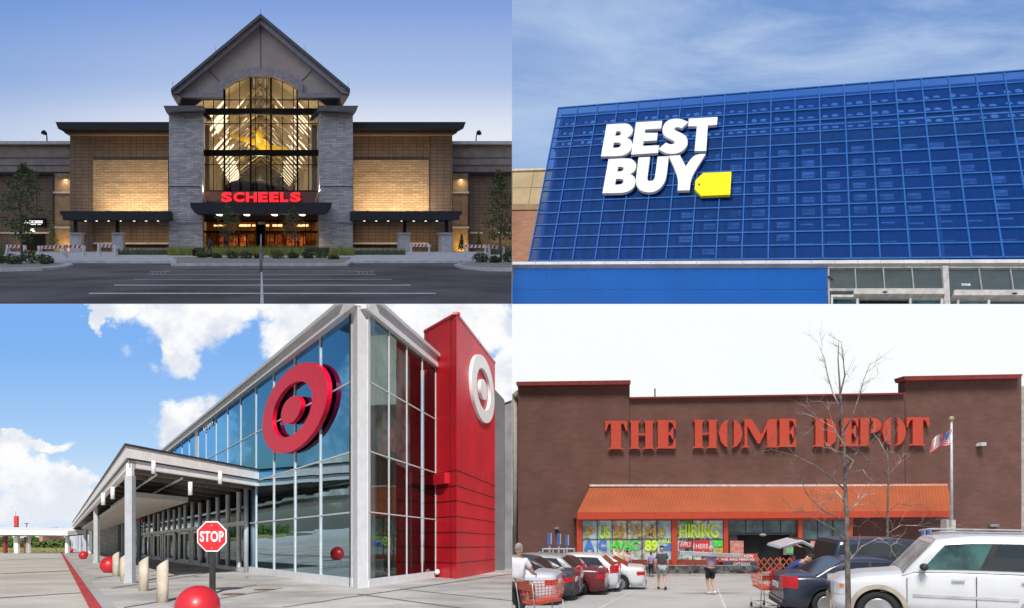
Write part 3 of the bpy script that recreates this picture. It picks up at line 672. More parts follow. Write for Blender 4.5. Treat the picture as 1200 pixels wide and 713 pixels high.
# tar-sealed cracks and a drain in the old asphalt
sl=mat('tar_seal',(.035,.033,.035,1),.6)
rr_=random.Random(12)
for k,(x0,y0,x1,y1) in enumerate(((20,330,190,322),(40,350,120,338),(430,345,560,331),(470,324,600,327),(200,349,260,338),(350,352,400,336))):
    n=9; P_=[(x0+(x1-x0)*i/n,y0+(y1-y0)*i/n+rr_.uniform(-.8,.8)) for i in range(n+1)]
    b=MB()
    for (a,c),(d,e) in zip(P_,P_[1:]): b.face([A.g(a,c)+V((0,0,.004)),A.g(d,e)+V((0,0,.004)),A.g(d,e+.45)+V((0,0,.004)),A.g(a,c+.45)+V((0,0,.004))])
    o=b.build('tar_seal',sl,fix=False); o['kind']='structure'
def person(name,label,loc,rz,pose,cols,h=1.75,group=None,hair=True,scale=1,sleeve='short',legs='long',extra=None):
    """pose: joint overrides in metres for a 1.75 m figure, x = right hand side, y = back, z = up (figure faces -y)"""
    J={'pelvis':((0,0,.95),(.155,.11)),'waist':((0,0,1.08),(.135,.10)),'chest':((0,.0,1.30),(.165,.12)),'neckb':((0,.01,1.46),(.08,.075)),'neck':((0,0,1.53),.052),
       'shR':((.17,0,1.42),.065),'elR':((.24,.03,1.14),.043),'wrR':((.25,-.06,.89),.028),'paR':((.25,-.09,.82),(.036,.022)),
       'shL':((-.17,0,1.42),.065),'elL':((-.24,.03,1.14),.043),'wrL':((-.25,-.06,.89),.028),'paL':((-.25,-.09,.82),(.036,.022)),
       'hiR':((.09,0,.9),.095),'knR':((.10,-.03,.50),.058),'anR':((.10,.02,.09),.036),'toR':((.11,-.15,.035),.034),
       'hiL':((-.09,0,.9),.095),'knL':((-.10,-.03,.50),.058),'anL':((-.10,.02,.09),.036),'toL':((-.11,-.15,.035),.034),'head':((0,-.01,1.66),.1)}
    for k,v in pose.items(): J[k]=(v,J[k][1])
    E=[('pelvis','waist'),('waist','chest'),('chest','neckb'),('neckb','neck'),('chest','shR'),('shR','elR'),('elR','wrR'),('wrR','paR'),('chest','shL'),('shL','elL'),('elL','wrL'),('wrL','paL'),
       ('pelvis','hiR'),('hiR','knR'),('knR','anR'),('anR','toR'),('pelvis','hiL'),('hiL','knL'),('knL','anL'),('anL','toL')]
    s=h/1.75; t_=thing(name,label,'person',loc,rz,group)
    BJ={k:v for k,v in J.items() if k!='head'}
    me=skinmesh(BJ,E,1)
    b=MB(); b.b.from_mesh(me); bpy.data.meshes.remove(me)
    hd=V(J['head'][0]); nk=V(J['neck'][0]); ax=(hd-nk).normalized()
    Rm=V((0,0,1)).rotation_difference(ax).to_matrix()
    def H(x,y,z): return hd+Rm@V((x,y,z))
    b.ball(hd,.1,.80,.98,1.14,16,12,Rm); b.ball(H(0,-.035,-.06),.062,1,.95,.95,12,8,Rm)
    b.path([nk-ax*.02,hd-ax*.05],[.055,.05],10)
    b.ball(H(0,-.102,-.01),.016,.9,1.1,1.5,8,6,Rm)                       # nose
    for sx in (-1,1): b.ball(H(sx*.08,.01,-.005),.022,.45,.8,1.3,8,6,Rm) # ears
    for side in 'RL':
        w=V(J['wr'+side][0]); p=V(J['pa'+side][0]); d=(p-w).normalized(); sd=V((0,1,0)).cross(d) if abs(d.y)<.8 else V((1,0,0)); lat=d.cross(sd).normalized(); sd=lat.cross(d).normalized()
        for k,(o_,l) in enumerate(((-.027,.065),(-.009,.078),(.009,.073),(.027,.058))):
            r0=p+lat*o_+d*.015; b.path([r0,r0+d*l*.5+sd*.008,r0+d*l*.8+sd*.028],[.0095,.0085,.006],6)
        r0=w.lerp(p,.6)-lat*.03; b.path([r0,r0-lat*.022+d*.03,r0-lat*.02+d*.055],[.012,.010,.007],6)
    skin=mat('skin_%s'%cols.get('skin','light'),{'light':(.55,.32,.23,1),'dark':(.18,.10,.07,1)}[cols.get('skin','light')],.6,var=.04)
    o=b.build('body',skin,t_,local=True,fix=False); o.scale=(s,s,s)
    def cloth(nm,names,edges,grow,m,trunc=None):
        jj={n:(BJ[n][0],tuple(r+grow for r in (BJ[n][1] if isinstance(BJ[n][1],tuple) else (BJ[n][1],)*2))) for n in names}
        if trunc:
            for n,(a,c,f_,g_) in trunc.items(): jj[n]=(tuple(V(BJ[a][0]).lerp(V(BJ[c][0]),f_)),(g_,g_))
        me=skinmesh(jj,edges,1); b=MB(); b.b.from_mesh(me); bpy.data.meshes.remove(me); c=b.build(nm,m,t_,local=True,fix=False,smooth=True); c.scale=(s,s,s); return c
    sn=['pelvis','waist','chest','shR','shL']+(['elR','elL'] if sleeve=='long' else []); se=[('pelvis','waist'),('waist','chest'),('chest','shR'),('chest','shL')]
    tr={'neckt':('chest','neckb',.8,.09)}; sn2=sn+['neckt']; se=se+[('chest','neckt')]
    if sleeve=='short': tr['sR']=('shR','elR',.72,.066); tr['sL']=('shL','elL',.72,.066); se+= [('shR','sR'),('shL','sL')]
    else: tr['sR']=('elR','wrR',.9,.045); tr['sL']=('elL','wrL',.9,.045); se+=[('shR','elR'),('elR','sR'),('shL','elL'),('elL','sL')]
    BJ['neckt']=BJ['sR']=BJ['sL']=BJ['pR']=BJ['pL']=((0,0,0),.05)
    cloth('shirt',sn2+['sR','sL'],se,.018,cols['shirt'],tr)
    f_=.85 if legs=='short' else .92; src=('hi','kn') if legs=='short' else ('kn','an')
    pe=[('pelvis','hiR'),('pelvis','hiL')]+([('hiR','pR'),('hiL','pL')] if legs=='short' else [('hiR','knR'),('knR','pR'),('hiL','knL'),('knL','pL')])
    pn=['pelvis','hiR','hiL']+([] if legs=='short' else ['knR','knL'])+['pR','pL']
    gw=.095 if legs=='short' else .06
    cloth('shorts' if legs=='short' else 'trousers',pn,pe,.02,cols['legs'],{'pR':(src[0]+'R',src[1]+'R',f_,gw),'pL':(src[0]+'L',src[1]+'L',f_,gw)})
    for side in 'RL':
        a,c=V(J['an'+side][0]),V(J['to'+side][0]); b=MB(); b.path([a+(a-c).normalized()*.045-V((0,0,.03)),a-V((0,0,.035)),a.lerp(c,.6)-V((0,0,.01)),c+(c-a).normalized()*.04],[.04,.052,.047,.026],10); x=b.build('shoe',cols['shoe'],t_,local=True); x.scale=(s,s,s)
    b=MB()
    if cols.get('cap'):
        b.lathe(H(0,.0,.035),[(.092,0),(.09,.04),(.06,.085),(.01,.1)],14,axis=ax); b.prism([H(-.06,-.07,.045),H(.06,-.07,.045),H(.04,-.16,.03),H(-.04,-.16,.03)],Rm@V((0,0,.01))); x=b.build('cap',cols['cap'],t_,local=True)
    else:
        b.ball(H(0,.015,.03),.102,.84,.98,1.02,14,10,Rm); x=b.build('hair',cols['hair'],t_,local=True)
    x.scale=(s,s,s)
    return t_
# statue, bench, centre post
J={'p':((0,0,1.25),(.2,.16)),'c':((0,0,1.75),(.24,.17)),'n':((0,0,2.0),.08),'h':((0,-.05,2.22),.15),'a1':((.3,0,1.75),.09),'a2':((.42,-.1,1.35),.07),'a3':((.45,-.3,1.1),.05),
   'b1':((-.3,0,1.75),.09),'b2':((-.45,-.15,1.45),.07),'b3':((-.35,-.45,1.3),.05),'k1':((.15,-.1,.65),.1),'f1':((.18,.1,.05),.08),'k2':((-.15,-.1,.7),.1),'f2':((-.22,-.25,.05),.08)}
me=skinmesh(J,[('p','c'),('c','n'),('n','h'),('c','a1'),('a1','a2'),('a2','a3'),('c','b1'),('b1','b2'),('b2','b3'),('p','k1'),('k1','f1'),('p','k2'),('k2','f2')],1)
b=MB(); b.b.from_mesh(me); b.lathe((0,0,-.3),[(.5,0),(.5,.28),(.42,.34)],12)
o=b.build('statue',brz); o.scale=(.62,.62,.62); o.location=A.g(246,303)+V((0,0,.33)); tag(o,'dark bronze statue of a standing figure at the left of the entrance bed','statue')
def bench(p,label,w):
    t_=thing('bench',label,'bench',p,0,'dark benches in the entrance bed')
    b=MB(); b.box(-w/2,w/2,-.25,.2,.32,.40); b.build('seat',brz,t_,local=True); b=MB(); b.box(-w/2,w/2,.2,.28,.40,.72); b.build('backrest',brz,t_,local=True)
    for s in (-1,1):
        b=MB(); b.box(s*w*.42-.05,s*w*.42+.05,-.2,.25,-.05,.32); b.build('leg',brz,t_,local=True)
bench(A.g(232,301.5)+V((0,0,.2)),'short dark bench left of the statue',.9)
bench(A.g(371,301.5)+V((0,0,.2)),'long dark bench at the right end of the entrance bed',2.0)
P=A.g(305.8,318.5); t_=thing('sign_post','thin pale post standing in a steel guard at the head of the centre line','post',P)
b=MB(); b.tube(P-V((0,0,.05)),P+V((0,0,.95)),.075,.075,12); b.build('bollard_sleeve',mat('blue_grey_paint',(.16,.18,.25,1),.6),t_)
b=MB(); b.tube(P+V((0,0,.95)),P+V((0,0,1.85)),.032,.032,8); b.build('post',mat('galvanised',(.38,.38,.42,1),.45,metal=.3),t_)
# lights of the dusk place
wc=(1,.75,.46)
for s in (-1,1):
    fx=(lambda x:x) if s<0 else (lambda x:611.8-x)
    for x in (122,153,184): lamp('wall_washer',A,at(fx(x),246.2,77.4),'AREA',440,wc,2.6,.3,aim=(0,.75,1))
    for x in (118,150,182): lamp('soffit_light',A,at(fx(x),259.5,77.2),'AREA',65,wc,2.2,.8,aim=(0,.35,-1))
    lamp('bay_light',A,at(fx(72),291,82.3),'AREA',110,(1,.66,.16),1.6,.2,aim=(0,.35,1))
    lamp('bay_light',A,at(fx(72),208,82.6),'AREA',34,wc,1.5,.2,aim=(0,.3,-1))
    lamp('far_wall_light',A,at(fx(25),292,83),'AREA',120,(1,.72,.2),4,.2,aim=(0,.35,1))
    for y in (131,): lamp('tower_light',A,at(305.9+s*66,222,74.2),'AREA',60,wc,.3,.3,aim=(s*1,.0,.6))
for d,e in ((6,800),(20,950),(38,950),(56,950)): lamp('hall_light',A,TP(305.3,165,d),'POINT',e,(1,.80,.52),1.0)
lamp('hall_light',A,TP(305.3,205,5),'POINT',300,(1,.75,.45),.8)
lamp('lobby_lamp',A,TP(272,268,4),'POINT',130,(1,.55,.2),.4); lamp('lobby_lamp',A,TP(340,268,4),'POINT',130,(1,.55,.2),.4)
for x in (257,289,321.5,354): lamp('canopy_downlight',A,at(x,253,72.4),'SPOT',340,(1,.75,.4),.15,aim=(0,.2,-1),spot=110)
lamp('gable_light',A,at(305.3,120,73.8),'AREA',40,wc,7,.2,aim=(0,.5,1))

lamp('airplane_fill',A,TP(305.3,190,.8),'POINT',260,(1,.88,.6),.3); lamp('airplane_fill',A,TP(285,150,.6),'POINT',160,(1,.88,.6),.3); lamp('airplane_fill',A,TP(326,150,.6),'POINT',160,(1,.88,.6),.3)  # added fill lamps that brighten the aeroplane; no fittings hang there
# ================================================================ upper right: blue screened shopfront
B=Site('blue_store',395,1.7); use(B)
HV=V(((-1783-CX)/F,1,(CY-324)/F)); VV=V(((931-CX)/F,1,(CY+1300)/F))
NN=HV.cross(VV).normalized()
if NN.y>0: NN=-NN                       # faces the viewer
P0=at(900,200,38); UP=VV.normalized()
def line_x(p,q,r,s_):
    a1=q[1]-p[1];b1=p[0]-q[0];c1=a1*p[0]+b1*p[1];a2=s_[1]-r[1];b2=r[0]-s_[0];c2=a2*r[0]+b2*r[1];d=a1*b2-a2*b1
    return ((b2*c1-b1*c2)/d,(a1*c2-a2*c1)/d)
def ux(i): return 1/(4.1615e-4-4.343e-6*i)-1783     # column line i at the foot
def vy(j): return 1/(7.107e-4-6.236e-6*j)-1300       # row line j at x=900
def uv(i,j): return line_x((ux(i),305),(931,-1300),(900,vy(j)),(-1783,324))
def bp(px,py,o=0): return hit(px,py,P0+NN*o,NN)
def G(i,j,o=0): 
    p=uv(i,j); return hit(p[0],p[1],P0,NN)+NN*o
bar_m=mat('blue_bar',(.012,.115,.40,1),.5,var=.08); wallb=mat('blue_wall',(.0,.085,.36,1),.5,var=.04,scale=.5,spec=.25)
def screen():
    m=bpy.data.materials.new('blue_mesh'); m.use_nodes=True; t=NT(m.node_tree); m.node_tree.nodes.clear()
    o=t.n('ShaderNodeOutputMaterial'); p=t.n('ShaderNodeBsdfPrincipled',i_Base_Color=(.0,.070,.275,1),i_Roughness=.55); tr=t.n('ShaderNodeBsdfTransparent',i_Color=(.56,.74,1,1))
    mx=t.n('ShaderNodeMixShader',i_Fac=.30); t.l(tr.outputs[0],mx.inputs[1]); t.l(p.outputs[0],mx.inputs[2]); t.l(mx.outputs[0],o.inputs[0]); return m
scr=screen(); NC=22; NR=14
T=thing('store_building','blue shopfront with a gridded mesh screen, big white letters and a yellow tag','building',bp(900,310))
for i in range(0,NC):
    b=MB(); b.prism([G(i,0),G(i+1,0),G(i+1,NR),G(i,NR)],-NN*.02); b.build('mesh_panel',scr,T)
for i in range(0,NC+1):
    b=MB(); w=.032; u=(G(i+.5,5)-G(i-.5,5)).normalized()*w; b.prism([G(i,0)+u,G(i,0)-u,G(i,NR)-u,G(i,NR)+u],NN*.10); b.build('vertical_bar',bar_m,T)
for j in range(0,NR+1):
    w=.042; b=MB(); u=UP*w; b.prism([G(0,j)+u,G(0,j)-u,G(NC,j)-u,G(NC,j)+u],NN*.07); b.build('horizontal_bar',bar_m,T)
b=MB()
for k in range(NC*8):
    c=G(k/8,-.02); b.ball(c+UP*.04,.035,n=6,m=4)
b.build('edge_bead',mat('bead',(.5,.55,.65,1),.4),T)
# what stands behind the mesh
D1=-1.4
bw=mat('back_wall_blue',(.006,.045,.20,1),.7,var=.2); pinkp=mat('back_panel_brick',(.85,.60,.62,1),.8,var=.35,scale=1.4); pale=mat('back_panel_pale',(.9,.93,.98,1),.7,var=.3,scale=1.5)
b=MB(); b.prism([G(-.0,3.3,D1),G(NC,3.3,D1),G(NC,NR,D1),G(-.0,NR,D1)],-NN*.3); b.build('inner_wall',bw,T)
b=MB(); b.prism([G(.1,3.25,D1+.02),G(NC,3.25,D1+.02),G(NC,3.34,D1+.02),G(.1,3.34,D1+.02)],NN*.9); b.build('inner_ledge',mat('ledge_white',(.8,.8,.8,1),.5),T)
b=MB(); b.prism([G(.1,3.27,-.06),G(NC,3.27,-.06),G(NC,3.36,-.06),G(.1,3.36,-.06)],NN*.04); b.build('white_girt',mat('ledge_white',(.8,.8,.8,1)),T)  # a girt catching the light, its gleam put into the white colour
r=random.Random(4)
cs=[[(0,-.45),(NC,-.45),(NC,3.3),(0,3.3)]]
for i in range(NC):
    for j in range(3):
        for k in range(2):
            c0=i+.30+.42*k; y0=j+.56+r.uniform(-.05,.05); hh=.17+r.uniform(-.03,.06); ww=.155
            cs.append([(c0+ww*math.cos(2*PI*a/10),y0+hh*math.sin(2*PI*a/10)) for a in range(10)])
v,f=tri2d(cs); b=MB(); b.shape(v,f,lambda p:G(p[0],p[1],-.75),-NN*.06); b.build('upper_back_wall',mat('back_mid',(.02,.07,.24,1),.7,var=.2),T)
for i in range(NC):
    if i>5:
        for j in range(4,NR):
            if i>10 and j>9: continue
            if r.random()<.86:
                z0=.10+r.uniform(0,.12); b=MB(); b.prism([G(i+.38,j-.3+z0,D1+.2),G(i+.88,j-.3+z0,D1+.2),G(i+.88,j+.32,D1+.2),G(i+.38,j+.32,D1+.2)],-NN*.05); b.build('back_panel',pinkp,T)
    if i%1==0:
        b=MB(); b.prism([G(i+.05,0,-.9),G(i+.22,0,-.9),G(i+.22,NR,-.9),G(i+.05,NR,-.9)],-NN*.2); b.build('inner_post',mat('inner_post_blue',(.01,.05,.22,1),.6),T)
for j in (1,2,3): 
    b=MB(); b.prism([G(0,j-.08,-.6),G(NC,j-.08,-.6),G(NC,j+.12,-.6),G(0,j+.12,-.6)],-NN*.12); b.build('inner_girt',mat('inner_post_blue',(.01,.05,.22,1)),T)
for i,j in ((11,10.6),(12,10.7),(13,10.7),(14,10.6),(15,10.7),(16,10.6),(17,10.6),(18,10.5),(11,12.1),(12,12),(13,12.1),(14,12),(16,12),(18,12),(15,13.2),(17,13.1),(12,13.2)):
    b=MB(); b.prism([G(i+.25,j,-.7),G(i+.75,j,-.7),G(i+.75,j+.10,-.7),G(i+.25,j+.10,-.7)],-NN*.03); b.build('lobby_tube',mat('dim_white',(.75,.8,.85,1),.5),T)
for i in (12.05,15.1,16.2):
    b=MB(); b.prism([G(i,10,-.5),G(i+.1,10,-.5),G(i+.1,NR,-.5),G(i,NR,-.5)],-NN*.05); b.build('inner_column',mat('dim_grey',(.35,.4,.5,1),.5),T)
# letters
wh=mat('letter_white',(.82,.82,.80,1),.45,var=.03); whs=wh
k1=11.89
def poly(pts,x0,y0): return [(x0+x/k1,y0+y/k1) for x,y in pts]
def arcsmooth(p,n=2):
    # Chaikin on flagged blunt corners only: keep sharp corners of long edges
    for _ in range(n):
        q=[]; L=len(p)
        for i in range(L):
            a,b_,c=V(p[i-1]),V(p[i]),V(p[(i+1)%L]); d1=(b_-a); d2=(c-b_)
            ang=d1.angle(d2,0) if d1.length>1e-6 and d2.length>1e-6 else 0
            if ang<.95: q+= [tuple(b_-d1*.25),tuple(b_+d2*.25)]
            else: q.append(tuple(b_))
        p=q
    return p
def letter(outs,x0,y0,m,name='sign_letter',off=.34,th=.17,sm=2):
    cs=[arcsmooth(poly(c,x0,y0),sm) for c in outs]; v,f=tri2d(cs); b=MB(); b.shape(v,f,lambda p:bp(p[0],p[1],off),-NN*th); return b.build(name,m,T)
letter([[(130,185),(380,168),(440,180),(480,215),(500,265),(485,310),(450,345),(415,370),(460,395),(490,440),(488,500),(450,560),(400,600),(330,625),(50,630)],
        [(265,278),(315,278),(332,295),(325,325),(295,342),(248,342)],[(232,437),(300,435),(330,455),(325,485),(295,508),(215,510)]],700,130,wh)
letter([[(540,155),(905,132),(888,240),(668,255),(660,302),(842,302),(828,408),(645,418),(635,483),(862,475),(845,580),(470,605)]],700,130,wh)
letter([[(435,150),(345,238),(300,222),(255,225),(238,250),(262,270),(350,310),(405,350),(430,410),(420,480),(370,545),(290,585),(190,598),(100,580),(20,525),(125,435),(165,460),(215,462),(248,440),(240,415),(180,390),(110,350),(75,300),(75,230),(110,160),(170,118),(250,103),(340,108)]],770,130,wh)
letter([[(440,103),(843,80),(835,188),(708,198),(685,552),(522,555),(555,208),(435,210)]],770,130,wh)
letter([[(155,132),(420,118),(485,135),(530,175),(548,225),(530,280),(490,320),(455,340),(505,365),(535,415),(530,480),(495,540),(430,585),(340,605),(70,608)],
        [(290,240),(345,238),(370,258),(360,290),(325,303),(278,303)],[(262,407),(335,405),(368,428),(360,465),(320,487),(245,488)]],700,175,wh)
letter([[(575,108),(735,102),(700,370),(695,410),(712,435),(745,440),(785,425),(803,385),(840,98),(995,93),(965,380),(930,470),(870,545),(790,590),(700,598),(610,575),(555,520),(535,450),(540,380)]],700,175,wh)
letter([[(45,90),(200,78),(280,230),(400,65),(560,60),(355,380),(335,565),(165,570),(180,385)]],780,175,wh)
letter([[(520,325),(918,308),(900,628),(500,645),(405,555),(415,430)],[(468+17*math.cos(a*PI/5),487+17*math.sin(a*PI/5)) for a in range(10)]],780,175,mat('tag_yellow',(.88,.80,.0,1),.4,var=.02),'price_tag',.36,.17,0)
# white ledge and what is below it
ledge=mat('ledge_metal',(.58,.58,.58,1),.5,var=.08,scale=.8)
def BX(x,y,o): return bp(x,y,o)
b=MB(); b.prism([BX(588,306.5,.5),BX(1230,303.4,.5),BX(1230,307.6,.5),BX(588,309.8,.5)],-NN*2.4); lg=b.build('white_ledge',ledge,T)
for i in range(24):
    x=600+i*27; b=MB(); b.prism([BX(x,304.5,.505),BX(x+.5,304.5,.505),BX(x+.5,310.5,.505),BX(x,310.5,.505)],-NN*.02); b.build('ledge_joint',mat('ledge_shadow_gap',(.25,.25,.25,1)),lg)
D2=.16
b=MB(); b.prism([BX(603,311,D2),BX(969,310,D2),BX(970,420,D2),BX(590,420,D2)],-NN*.4); lw=b.build('lower_wall',wallb,T)
for x_ in (640,689,738,788,838,890,930):
    b=MB(); b.prism([BX(x_,314,D2+.012),BX(x_+.35,314,D2+.012),BX(x_+.35,400,D2+.012),BX(x_,400,D2+.012)],-NN*.02); b.build('panel_joint',mat('joint_blue',(.0,.06,.26,1),.5),lw)
b=MB(); b.prism([BX(600,338.5,D2+.012),BX(970,338.5,D2+.012),BX(970,338.9,D2+.012),BX(600,338.9,D2+.012)],-NN*.02); b.build('panel_joint',mat('joint_blue',(.0,.06,.26,1)),lw)
fm=mat('aluminium_frame',(.36,.36,.36,1),.4,metal=.2); gl=glass('store_glass',(.45,.60,.64,1),mixf=.03,rcol=(.45,.62,.66,1)); dark=mat('store_dark',(.02,.025,.03,1),.7)
b=MB(); b.prism([BX(970,309,D2-2),BX(1240,309,D2-2),BX(1240,420,D2-2),BX(970,420,D2-2)],-NN*.4); b.build('vestibule_wall',mat('vestibule_teal',(.075,.17,.20,1),.6,var=.4,scale=1),T)
b=MB(); b.face([BX(970,309,D2),BX(1240,309,D2),BX(1240,420,D2),BX(970,420,D2)]); b.build('shop_glass',gl,T,fix=False)
def vb(x0,y0,x1,y1,w,nm='frame',m=fm,o=D2+.12,d=.2):
    b=MB(); b.prism([BX(x0-w,y0,o),BX(x0+w,y0,o),BX(x1+w,y1,o),BX(x1-w,y1,o)],-NN*d); return b.build(nm,m,T)
def hb(x0,x1,y0,y1,nm='frame',m=fm,o=D2+.14,d=.2):
    b=MB(); b.prism([BX(x0,y0,o),BX(x1,y0,o),BX(x1,y1,o),BX(x0,y1,o)],-NN*d); return b.build(nm,m,T)
vb(971,312,972.5,400,.9); vb(1002,312,1003.5,338,.6); vb(1035,312,1037,338,.6); vb(1068.5,312,1071,338,.6); vb(1103.5,312,1106,338,.7); vb(1108,311,1114,420,3.4,m=mat('pillar_grey',(.42,.41,.40,1),.6),o=D2+.3)
vb(1147,312,1151,340,.6); vb(1184,312,1188,340,.6)
hb(970,1106,311.8,313.6); hb(971,1002,337.5,340.6); hd=hb(1001,1107,337.6,344,'door_header',mat('header_white',(.44,.43,.41,1),.5),o=D2+.4,d=.5); hb(1112,1230,311.8,313.8)
hb(1118,1230,339.2,345.6,'door_header',mat('header_white',(.44,.43,.41,1),.5),o=D2+.4,d=.5)
b=MB(); b.ball(BX(1037,342,D2+.55),.06,2,1,.7); b.build('door_sensor',dark,T); b=MB(); b.ball(BX(1189,343.7,D2+.55),.06,2,1,.7); b.build('door_sensor',dark,T)
for (x0,x1,yt) in ((974,1006,345),(1066,1105,346),(1122,1160,347)):
    vb(x0+1,yt,x0+1.4,400,1.1,'door_frame',m=mat('door_white',(.50,.50,.49,1),.5)); vb(x1-1,yt,x1-.6,400,1.3,'door_frame',m=mat('door_white',(.50,.50,.49,1))); hb(x0,x1,yt,yt+2.6,'door_frame',mat('door_white',(.50,.50,.49,1)),o=D2+.16)
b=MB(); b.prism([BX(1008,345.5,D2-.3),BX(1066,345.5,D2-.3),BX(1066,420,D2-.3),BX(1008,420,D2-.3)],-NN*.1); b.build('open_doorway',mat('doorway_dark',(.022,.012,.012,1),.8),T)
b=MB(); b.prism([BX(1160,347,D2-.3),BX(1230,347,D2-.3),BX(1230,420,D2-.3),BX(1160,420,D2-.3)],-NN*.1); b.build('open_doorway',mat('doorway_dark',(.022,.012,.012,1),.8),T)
b=MB(); b.path([BX(971,324,D2+.2),BX(973.5,325.5,D2+.5),BX(975.5,328,D2+.5)],.05,6); b.build('camera_arm',dark,T)
for k in range(6): 
    b=MB(); b.prism([BX(1126.5+k*1.8,332,D2+.02),BX(1127.5+k*1.8,332,D2+.02),BX(1128.3+k*1.8,334.6,D2+.02),BX(1127.3+k*1.8,334.6,D2+.02)],NN*.01); b.build('hours_sticker',mat('dim_white',(.75,.8,.85,1)),T)
# neighbour: tan parapet over brick
N=thing('neighbour_building','tan panelled parapet over red brick wall beside the blue screen','building',bp(605,300,-3))
D3=-2.2
tanp=mat('tan_panel',(.46,.35,.20,1),.8,var=.08,scale=.8,bump=.15)
ln=HV.normalized(); UPn=UP
pts=[bp(560,201,D3),bp(655,197,D3),bp(655,239,D3),bp(560,239.5,D3)]
b=MB(); b.prism(pts,-NN*3); b.build('parapet_panel',tanp,N)
for q in ([(600,219.5),(655,218.4),(655,218.9),(600,220)],[(625.5,199),(626.1,199),(619.5,239),(618.9,239)],[(600.6,200),(601,200),(600.3,239),(600,239)]):
    b=MB(); b.prism([bp(x,y,D3+.02) for x,y in q],-NN*.03); b.build('panel_joint',mat('tan_joint',(.25,.18,.11,1)),N)
b=MB(); b.prism([bp(560,198.8,D3+.15),bp(655,196.2,D3+.15),bp(655,198.2,D3+.15),bp(560,201,D3+.15)],-NN*.5); b.build('coping',mat('tan_coping',(.60,.50,.36,1),.7),N)
b=MB(); b.prism([bp(560,239,D3+.1),bp(655,238.5,D3+.1),bp(655,245,D3+.1),bp(560,246,D3+.1)],-NN*.5); b.build('corbel',mat('corbel_brick',(.30,.20,.11,1),.8),N)
b=MB(); b.prism([bp(560,245,D3),bp(655,244,D3),bp(655,420,D3),bp(560,420,D3)],-NN*3); b.build('brick_wall',brick('orange_brick',(.34,.15,.085,1),(.40,.20,.12,1),(.34,.24,.18,1),.4,.14,.012,ang=-.2,bigvar=.12),N)
# ================================================================ lower left: glass cornered store with red tower
Cn=Site('corner_store',638,1.45)
HZ=638; VL=56; VR=768; VC=67; VT=745; use(Cn)
dL=ray(VL,HZ); dR=ray(VR,HZ); dC=ray(VC,HZ)
def hn(d): return V((d.x,d.y,0)).normalized()
nL=V((-hn(dL).y,hn(dL).x,0)); nL=nL if nL.y<0 else -nL
nR=V((hn(dR).y,-hn(dR).x,0)); nR=nR if nR.y<0 else -nR
K0=Cn.g(424,690)
def YL(x,y0): return HZ+(y0-HZ)*(x-VL)/(424.-VL)          # pixel row on the left wall of a level line that passes y0 at the corner
def YR(x,y0): return HZ+(y0-HZ)*(VR-x)/(VR-424.)
def WL(x,y0,o=0): return hit(x,YL(x,y0),K0,nL)+nL*o
def WR(x,y0,o=0): return hit(x,YR(x,y0),K0,nR)+nR*o
frame=mat('pale_grey_metal',(.60,.62,.65,1),.4,metal=.15,var=.04); fasc=mat('white_metal',(.68,.69,.72,1),.45,var=.04)
gL=glass('sky_tinted_glass',(.10,.30,.45,1),rough=.01,mixf=.45,rcol=(.22,.58,.95,1)); gLl=glass('lower_glass',(.20,.36,.42,1),rough=.01,mixf=.42,rcol=(.62,.86,1,1)); gR=glass('grey_green_glass',(.62,.70,.66,1),rough=.01,mixf=.16,ior=1.08,rcol=(.80,.92,.88,1))  # blue of the upper panes is deep sky reflection put into the tint
inn=mat('dark_interior',(.035,.05,.055,1),.8,var=.4,scale=.4)
T=thing('store_building','two storey glass corner store in pale grey framing with a big red ring sign','building',K0)
def fL(x0,x1,a0,a1,name,m=frame,o=.06,dep=.15,par=None,b=None):
    bb=b or MB(); bb.prism([WL(x0,a0,o),WL(x1,a0,o),WL(x1,a1,o),WL(x0,a1,o)],-nL*dep)
    if b is None: return bb.build(name,m,par or T)
def fR(x0,x1,a0,a1,name,m=frame,o=.06,dep=.15,par=None,b=None):
    bb=b or MB(); bb.prism([WR(x0,a0,o),WR(x1,a0,o),WR(x1,a1,o),WR(x0,a1,o)],-nR*dep)
    if b is None: return bb.build(name,m,par or T)
xs=[VL+1/(1/357.+.0003225*i) for i in range(34)]
xs[0]=413
RL=[HZ+(y-HZ)*368/357. for y in (366,446.5,529,600,679)]
# panes: each its own sheet with a faint tilt so that reflections break
r=random.Random(3)
XE=xs[14]
for i in range(33):
    for j in range(4):
        if i>13 and j>1: pass
        b=MB(); e=r.uniform(-.006,.006); b.face([WL(xs[i],RL[j],e),WL(xs[i+1],RL[j],0),WL(xs[i+1],RL[j+1],e),WL(xs[i],RL[j+1],0)]); b.build('glass_pane',gL if j<2 else gLl,T,fix=False)
for i in range(34):
    w=.8 if i==0 else max(.2,(xs[i-1]-xs[i])*.024)
    if i==9: w=2.3
    fL(xs[i]-w,xs[i]+w*.6,RL[0],RL[4],'mullion',o=.04,dep=.05)
for j in range(1,5):
    fL(xs[33],413,RL[j]-.9,RL[j]+.9,'transom',o=.035,dep=.05)
fL(xs[33],414,RL[4]-2,690,'sill_panel',fasc,o=.05)
# header fascia with its drip line
fL(xs[33]-4,424,346,RL[0]+1,'fascia',fasc,o=.25,dep=.5); fL(xs[33]-4,424,342,347,'coping',frame,o=.38,dep=.6)
# corner column
b=MB(); q=[WL(413,690.5,.02),WL(424,690.5,.14),WR(431,690.5,.02)]; zt=WL(424,330).z
b.prism([V((p.x,p.y,WL(424,690).z-.05)) for p in q]+[V((K0.x+.2,K0.y+1.2,WL(424,690).z))],(0,0,zt-K0.z)); b.build('corner_column',fasc,T,bevel=.01,seg=1)
